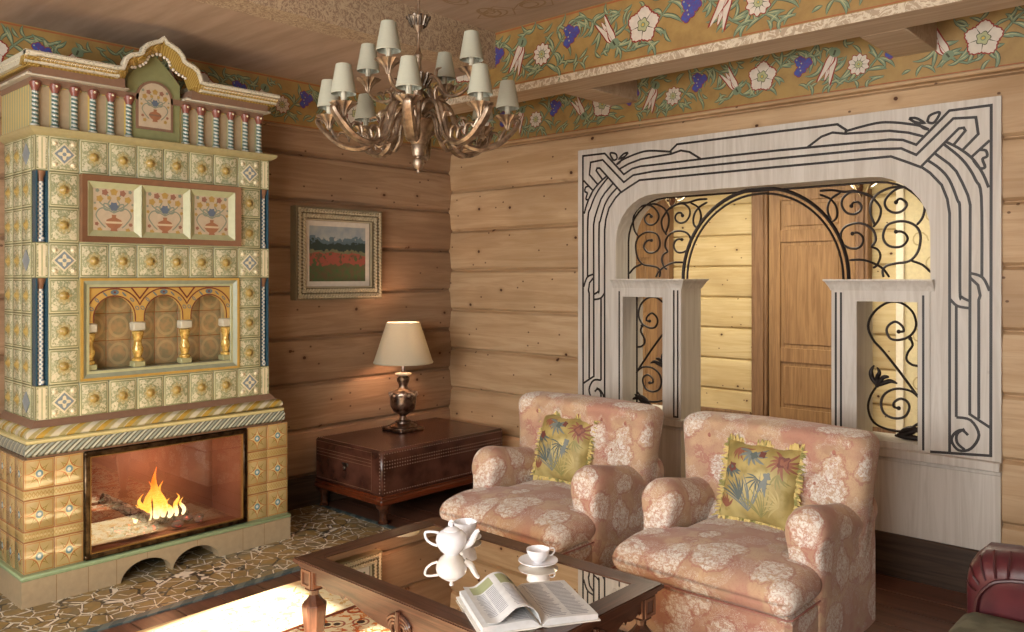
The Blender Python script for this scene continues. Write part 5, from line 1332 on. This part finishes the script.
# lifted page
cur = catmull([(0., .012), (-.012, .045), (-.04, .067), (-.075, .066), (-.105, .045), (-.13, .03), (-.165, .032)], 5)
cu = [(-.002+.12*0+a*1.0, b) for a, b in cur]; mb = MB(); nn = len(cu)-1
def lp(s, v, h=0):
    q = min(.9999, max(0, s))*nn; j = int(q); f = q-j; a = cu[j]; b = cu[j+1]; dx, dz = b[0]-a[0], b[1]-a[1]; l = math.hypot(dx, dz)
    nx, nz = dz/l, -dx/l
    lift = 1-.25*(v+BH)/(2*BH)*0
    return PB(a[0]+dx*f+nx*h, v, (a[1]+dz*f)*lift+nz*h)
mb.grid(lambda i, j: lp(i, -BH+2*BH*j), nn, 4, 0); mb.grid(lambda i, j: lp(i, -BH+2*BH*j, .0016), nn, 4, 0)
mb.add([lp(i/nn, v, h) for v in (-BH, BH) for h in (0, .0016) for i in range(nn+1)], [[i, i+1, nn+2+i, nn+1+i] for i in range(nn)] + [[2*nn+2+i, 2*nn+3+i, 3*nn+4+i, 3*nn+3+i] for i in range(nn)], 0)
pt = Paint(mb, lambda a, b, h: lp(a, b, .0016+h), .0005, .0004)
def pq(s0, s1, v0, v1, m, l=0):
    k = 6; pt.mb.add([pt.P(s0+(s1-s0)*i/k, v, .0005+.0004*l) for v in (v0, v1) for i in range(k+1)], [[i, i+1, k+2+i, k+1+i] for i in range(k)], m)
pq(.1, .46, .05, .13, 2); pq(.55, .92, .07, .13, 2); pq(.2, .3, .07, .11, 3, 1)
for k in range(17):
    v = .035-.01*k
    if v < -BH+.012: break
    pq(.12, .3-R.random()*.03, v, v+.004, 1); pq(.33, .47-R.random()*.02, v, v+.004, 1); pq(.56, .72, v+.02, v+.024, 1); pq(.75, .92-R.random()*.04, v+.02, v+.024, 1)
mb.build('lifted_page', [PAGE, INK, flat('#9aa07a', .7), flat('#5f5a44', .7)], t)

# ------------------------------------------------------------------ armchairs
def make_armchair(label, loc):
    t = thing('armchair', label, 'armchair', loc, 0, 'armchairs behind the coffee table')
    tufts = []
    for r_ in range(3):
        for c in range(5 if r_ % 2 == 0 else 4): tufts.append(((-.28+.14*c) if r_ % 2 == 0 else (-.21+.14*c), .22-.135*r_))
    def bf(x, y, z):
        f = (z+.31)/.62
        w = .91+.12*f
        th = 1+.25*max(0, z-.12)/.19
        yy = y*th
        if y < 0:
            b = 0
            for a, c in tufts: b += .042*math.exp(-((x-a)**2+(z-c)**2)/.0018)
            b -= .012*(1-(x/.42)**2)
            yy += b
        yy += -.06*(1-f)
        zz = z + (.012*cos(x/.42*PI*.5) if z > .2 else 0)
        return (x*w, yy, zz)
    mb = MB(); mb.rbox((0, -.105, .555), (.42, .085, .31), .06, bf, (30, 6, 26)); bk = mb.build('backrest', FABRIC, t, False, 180)
    for a, c in tufts:
        q = bf(a, -.085, c); mb = MB(); mb.ball((q[0], -.105+q[1]-.002, .555+q[2]), (.011, .006, .011), 8, 6); mb.build('button', flat('#9c6a5c', .8), bk)
    for s in (-1, 1):
        mb = MB(); rings = []
        def ring(y, k, dz=0, kz=None):
            kz = k if kz is None else kz
            o = [(.265, .07), (.265, .40), (.25, .455)] + [(.320+.082*cos(math.radians(a)), .515+.084*sin(math.radians(a))) for a in range(205, -30, -18)] + [(.39, .43), (.392, .4), (.392, .07)]
            cxm, czm = .325, .40
            return [(s*(cxm+(a-cxm)*k), y, (czm+(b-czm)*kz)+dz*(1 if b > .4 else 0)) for a, b in o]
        ys = [(-.01, .97), (-.08, 1.0), (-.16, 1.), (-.26, .985), (-.37, .985), (-.46, 1.0), (-.51, 1.01), (-.54, .99), (-.56, .93), (-.572, .82), (-.578, .6), (-.58, .3)]
        dzs = [.02, .0, -.01, -.005, .015, .032, .038, .034, .026, .018, 0.01, 0]
        rr_ = [ring(y, k, dz, 1-(1-k)*.4) for (y, k), dz in zip(ys, dzs)]
        mb.loft(rr_ if s < 0 else [r[::-1] for r in rr_]); mb.build('arm', FABRIC, t, False, 60)
    mb = MB()
    def sf(x, y, z):
        w = 1.
        if y > -.10: w = 1-.335*min(1, (y+.10)/.03)
        zz = z + (.028*(1-(x/.4)**2)*(1-(y/.39)**2) if z > 0 else 0)
        if z < 0: zz = z
        if y < -.2: zz -= .02*((-y-.2)/.16)**2 * (1 if z > 0 else .3)
        return (x*w, y, zz)
    mb.rbox((0, -.432, .37), (.388, .398, .062), .06, sf, (22, 26, 8)); mb.build('seat_cushion', FABRIC, t, False, 180)
    mb = MB(); mb.box((-.378, -.815, .07), (.378, -.06, .315), 0, .02); mb.build('seat_base', FABRIC, t, False, 35)
    mb = MB(); mb.tube([(-.382, -.5, .312), (-.382, -.805, .312), (-.368, -.82, .312), (.368, -.82, .312), (.382, -.805, .312), (.382, -.5, .312)], .004, 6); mb.build('piping', flat('#96685e', .8), t)
    for x in (-.35, .35):
        for y in (-.74, -.08):
            mb = MB(); mb.lathe([(.014, 0), (.018, .004), (.024, .05), (.028, .078)], 10, (x, y, 0)); mb.build('leg', MAHOG, t)
    return t
make_armchair('salmon floral armchair nearer to the leather chest', (2.025, -.82, .0))
make_armchair('salmon floral armchair nearer to the burgundy leather sofa', (3.04, -.80, .0))

def make_pillow(label, loc, tilt, roll, var, s=.162):
    t = thing('throw_pillow', label, 'pillow', loc, 0, 'gold fringed pillows')
    t.rotation_euler = (tilt, roll, 0)
    # built in x-z plane, facing -Y
    def pf(u, v, side, h=0):
        e = (1-abs(u)**3.0)*(1-abs(v)**3.0); k = 1-.06*(abs(u)*abs(v))
        k2 = 1-.05*(1-abs(u))*abs(v)**2-.0
        d = .06*max(0, e)**.55
        return (s*u*(1-.05*(1-v*v)*abs(u)**4), side*(-(d+h)), s*v*(1-.05*(1-u*u)*abs(v)**4))
    mb = MB(); N_ = 18
    for side in (1, -1): mb.grid(lambda a, b: pf(-1+2*(a if side > 0 else 1-a), -1+2*b, side), N_, N_, 0)
    P = lambda a, b, h: pf(a, b, 1, h); pt = Paint(mb, P, .0012, .0004); rr = random.Random(var)
    def blob(c, r, m, lay=1, n=8, lob=4): pt.disc(c, r, m, lay, 14, 1, rr.random()*3, lob, .25)
    def spray(c, n, L, a0, a1, m, w=.035, lay=1):
        for i in range(n):
            a = a0+(a1-a0)*i/(n-1)+rr.uniform(-.08, .08); l = L*rr.uniform(.75, 1.1)
            q = [(c[0]+l*t_*cos(a+.35*t_), c[1]+l*t_*sin(a+.35*t_)) for t_ in (0, .25, .5, .75, 1)]
            pt.stroke(q, w, m, lay, 2)
    spray((-.1, -.75), 12, 1.0, .9, 2.4, 1); spray((.25, -.85), 9, .8, .8, 2.3, 2); spray((-.35, -.5), 7, .7, 1.1, 2.5, 3, .05, 2)
    spray((.68, .62), 12, .42, 2.0, 6.6, 4, .07, 2); blob((.68, .62), .16, 5, 3); spray((.6, .3), 5, .4, 3.9, 5.4, 2, .05, 1)
    spray((-.15, .72), 8, .42, 2.6, 6.4, 1, .08, 2); blob((-.1, .68), .1, 3, 3); blob((.12, .74), .09, 5, 3); spray((-.5, .85), 7, .35, 3.6, 5.9, 4, .06, 1)
    spray((-.7, .35), 8, .38, 3.6, 5.6, 3, .07, 2); blob((-.66, .3), .12, 5, 3, 8, 5)
    spray((.35, .2), 3, .5, 3.9, 4.3, 1, .09, 3); blob((.33, .2), .1, 1, 4); spray((.1, .1), 8, .4, 2.5, 5.8, 3, .04, 2)
    spray((-.75, -.75), 6, .35, .4, 2.2, 4, .07, 1); spray((.7, -.5), 7, .5, 1.5, 3.6, 6, .05, 1)
    mb.build('cushion_cover', [SILK, flat('#747c78', .6), flat('#8a8450', .6), flat('#5a6460', .6), flat('#8c5a44', .6), flat('#6f4038', .6), flat('#b3a268', .6)], t, False, 180)
    mb = MB(); per = []
    for i in range(46): per += [(-1+2*i/46, -1, 0, -1), (1, -1+2*i/46, 1, 0), (1-2*i/46, 1, 0, 1), (-1, 1-2*i/46, -1, 0)]
    for (u, v, nx, nz) in per:
        b = pf(u, v, 1); L = rr.uniform(.022, .032); j = rr.uniform(-.006, .006); y0 = rr.uniform(-.004, .004)
        ox, oz = nx*L+(j if nz else 0), nz*L+(j if nx else 0)
        if abs(u) > .93 and abs(v) > .93: ox += .01*(1 if u > 0 else -1); oz += .01*(1 if v > 0 else -1)
        mb.tube([(b[0], b[1]+y0, b[2]), (b[0]+ox*.5, b[1]+y0*2, b[2]+oz*.5), (b[0]+ox, b[1]+y0*3, b[2]+oz-.003)], [.0055, .0045, .0025], 5)
    mb.build('fringe', FRINGE, t); return t
make_pillow('gold fringed pillow on the armchair nearer to the leather chest', (1.965, -1.05, .62), math.radians(-14), math.radians(1), 4, .166)
make_pillow('gold fringed pillow on the armchair nearer to the burgundy sofa', (3.03, -1.04, .617), math.radians(-14), math.radians(1), 9, .166)

# ------------------------------------------------------------------ sofa at the right edge
t = thing('leather_sofa', 'burgundy leather sofa with grey-green seat cushion cut off by the picture edge', 'sofa', (4.4, -1.9, 0))
mb = MB()
def armprof(x):  # rounded front of the arm
    return 1.
rings = []
for x, k in ((3.86, .55), (3.868, .8), (3.885, .93), (3.92, 1.0), (4.2, 1.0), (4.6, 1.0), (4.95, 1.0)):
    o = [(-1.215, .1), (-1.215, .40)] + [(-1.12+.1*cos(math.radians(a)), .50+.1*sin(math.radians(a))) for a in range(200, -30, -20)] + [(-1.03, .42), (-1.03, .1)]
    zf = (.6-.0)-((.6-.42) * (0 if x > 3.99 else (1-math.sqrt(max(0, 1-((3.99-x)/.14)**2)))))
    rings.append([(x, -1.12+(a+1.12)*k, .1+(b-.1)*(zf-.1)/.5) for a, b in o])
mb.loft(rings[::-1]); mb.build('arm', LEATH, t, True, 60)
mb = MB(); c = catmull([(3.90, -1.222, .2), (3.90, -1.222, .38), (3.93, -1.226, .45), (3.98, -1.226, .485), (4.1, -1.226, .5), (4.5, -1.226, .5)], 5); mb.tube(c, .006, 6)
for k in range(5):
    a = math.radians(180-24*k); p0 = (3.985+.085*cos(a), -1.222, .43+.06*sin(a)); p1 = (3.985+.12*cos(a), -1.19, .45+.13*sin(a)); mb.tube([p0, ((p0[0]+p1[0])/2, -1.222, (p0[2]+p1[2])/2), p1], .0035, 5)
mb.build('arm_piping', flat('#3f181c', .4), t, True)
mb = MB(); mb.box((3.9, -2.9, .08), (4.95, -1.215, .24), 0, .02); mb.build('seat_base', LEATH, t, True)
mb = MB(); mb.rbox((4.33, -1.78, .305), (.47, .56, .075), .06, lambda x, y, z: (x, y, z+(.025*(1-(x/.47)**2)*(1-(y/.56)**2) if z > 0 else 0)), (16, 16, 6)); mb.build('seat_cushion', VELVET, t, True, 180)
mb = MB(); mb.rbox((4.86, -1.9, .5), (.11, .72, .38), .09, None, (6, 14, 10)); mb.build('backrest', LEATH, t, True, 180)
for x, y in ((3.96, -1.15), (4.85, -1.15), (3.96, -2.8), (4.85, -2.8)):
    mb = MB(); mb.lathe([(.02, 0), (.03, .05), (.032, .1)], 10, (x, y, 0)); mb.build('leg', MAHOG, t, True)
p = make_pillow('gold fringed pillow at the picture edge leaning against the sofa arm', (4.27, -1.44, .455), math.radians(-25), math.radians(5), 12, .15)

# ------------------------------------------------------------------ the rest of the room, behind the camera
mb = MB(); YF = -5.6
wins = [(1.43, 1.9, .95, 2.12), (2.15, 3.35, .95, 2.12), (3.7, 4.9, .95, 2.12)]
xs = -.1
for (a, b, c, d) in wins:
    mb.box((xs, YF-.2, 0), (a, YF, 2.99)); mb.box((a, YF-.2, 0), (b, YF, c)); mb.box((a, YF-.2, d), (b, YF, 2.99)); xs = b
mb.box((xs, YF-.2, 0), (6.3, YF, 2.99)); struct(mb.build('wall_front', flat('#b08a62', .7)))
mb = MB(); mb.box((6.2, YF, 0), (6.3, .1, 2.99)); struct(mb.build('wall_end', flat('#b08a62', .7)))

# ------------------------------------------------------------------ light
def light(kind, name, loc, e, col, rot=(0, 0, 0), size=None, sy=None, rad=None):
    l = bpy.data.lights.new(name, kind); l.energy = e; l.color = col; o = bpy.data.objects.new(name, l); COL.objects.link(o); o.location = loc; o.rotation_euler = rot
    if kind == 'AREA': l.shape = 'RECTANGLE'; l.size = size; l.size_y = sy
    if rad is not None and kind in ('POINT', 'SPOT'): l.shadow_soft_size = rad
    return o
w = bpy.data.worlds.new('world'); bpy.context.scene.world = w; w.use_nodes = True
w.node_tree.nodes['Background'].inputs[0].default_value = (.75, .85, 1, 1); w.node_tree.nodes['Background'].inputs[1].default_value = 1.5
sun = light('SUN', 'sun', (2, -8, 5), 26, (1, .93, .80)); sun.data.angle = math.radians(.8)
sd = Vector((-.08, .86, -.5)); sun.rotation_euler = sd.to_track_quat('-Z', 'Y').to_euler()
DAY = (1, .96, .9)
for i, (a, b, c, d) in enumerate(wins):
    light('AREA', 'window_daylight', ((a+b)/2, YF+.05, (c+d)/2), 55*(b-a), DAY, (-PI/2, 0, PI), b-a, d-c)
light('AREA', 'end_wall_fill', (6.1, -3.2, 1.5), 4, DAY, (0, PI/2, 0), 1.6, 2.6)  # weak unseen fill added in front of the windowless end wall
light('AREA', 'passage_ceiling_light', (1.4, 1.5, 2.55), 75, (1, .88, .66), (0, 0, 0), 2.4, 1.2)
light('POINT', 'fire_glow', (.33, -2.4, .5), 3.5, (1, .55, .32), rad=.05)

sc = bpy.context.scene
sc.view_settings.view_transform = 'Standard'; sc.view_settings.look = 'None'; sc.view_settings.gamma = 1; sc.view_settings.use_curve_mapping = False
sc.view_settings.exposure = .4
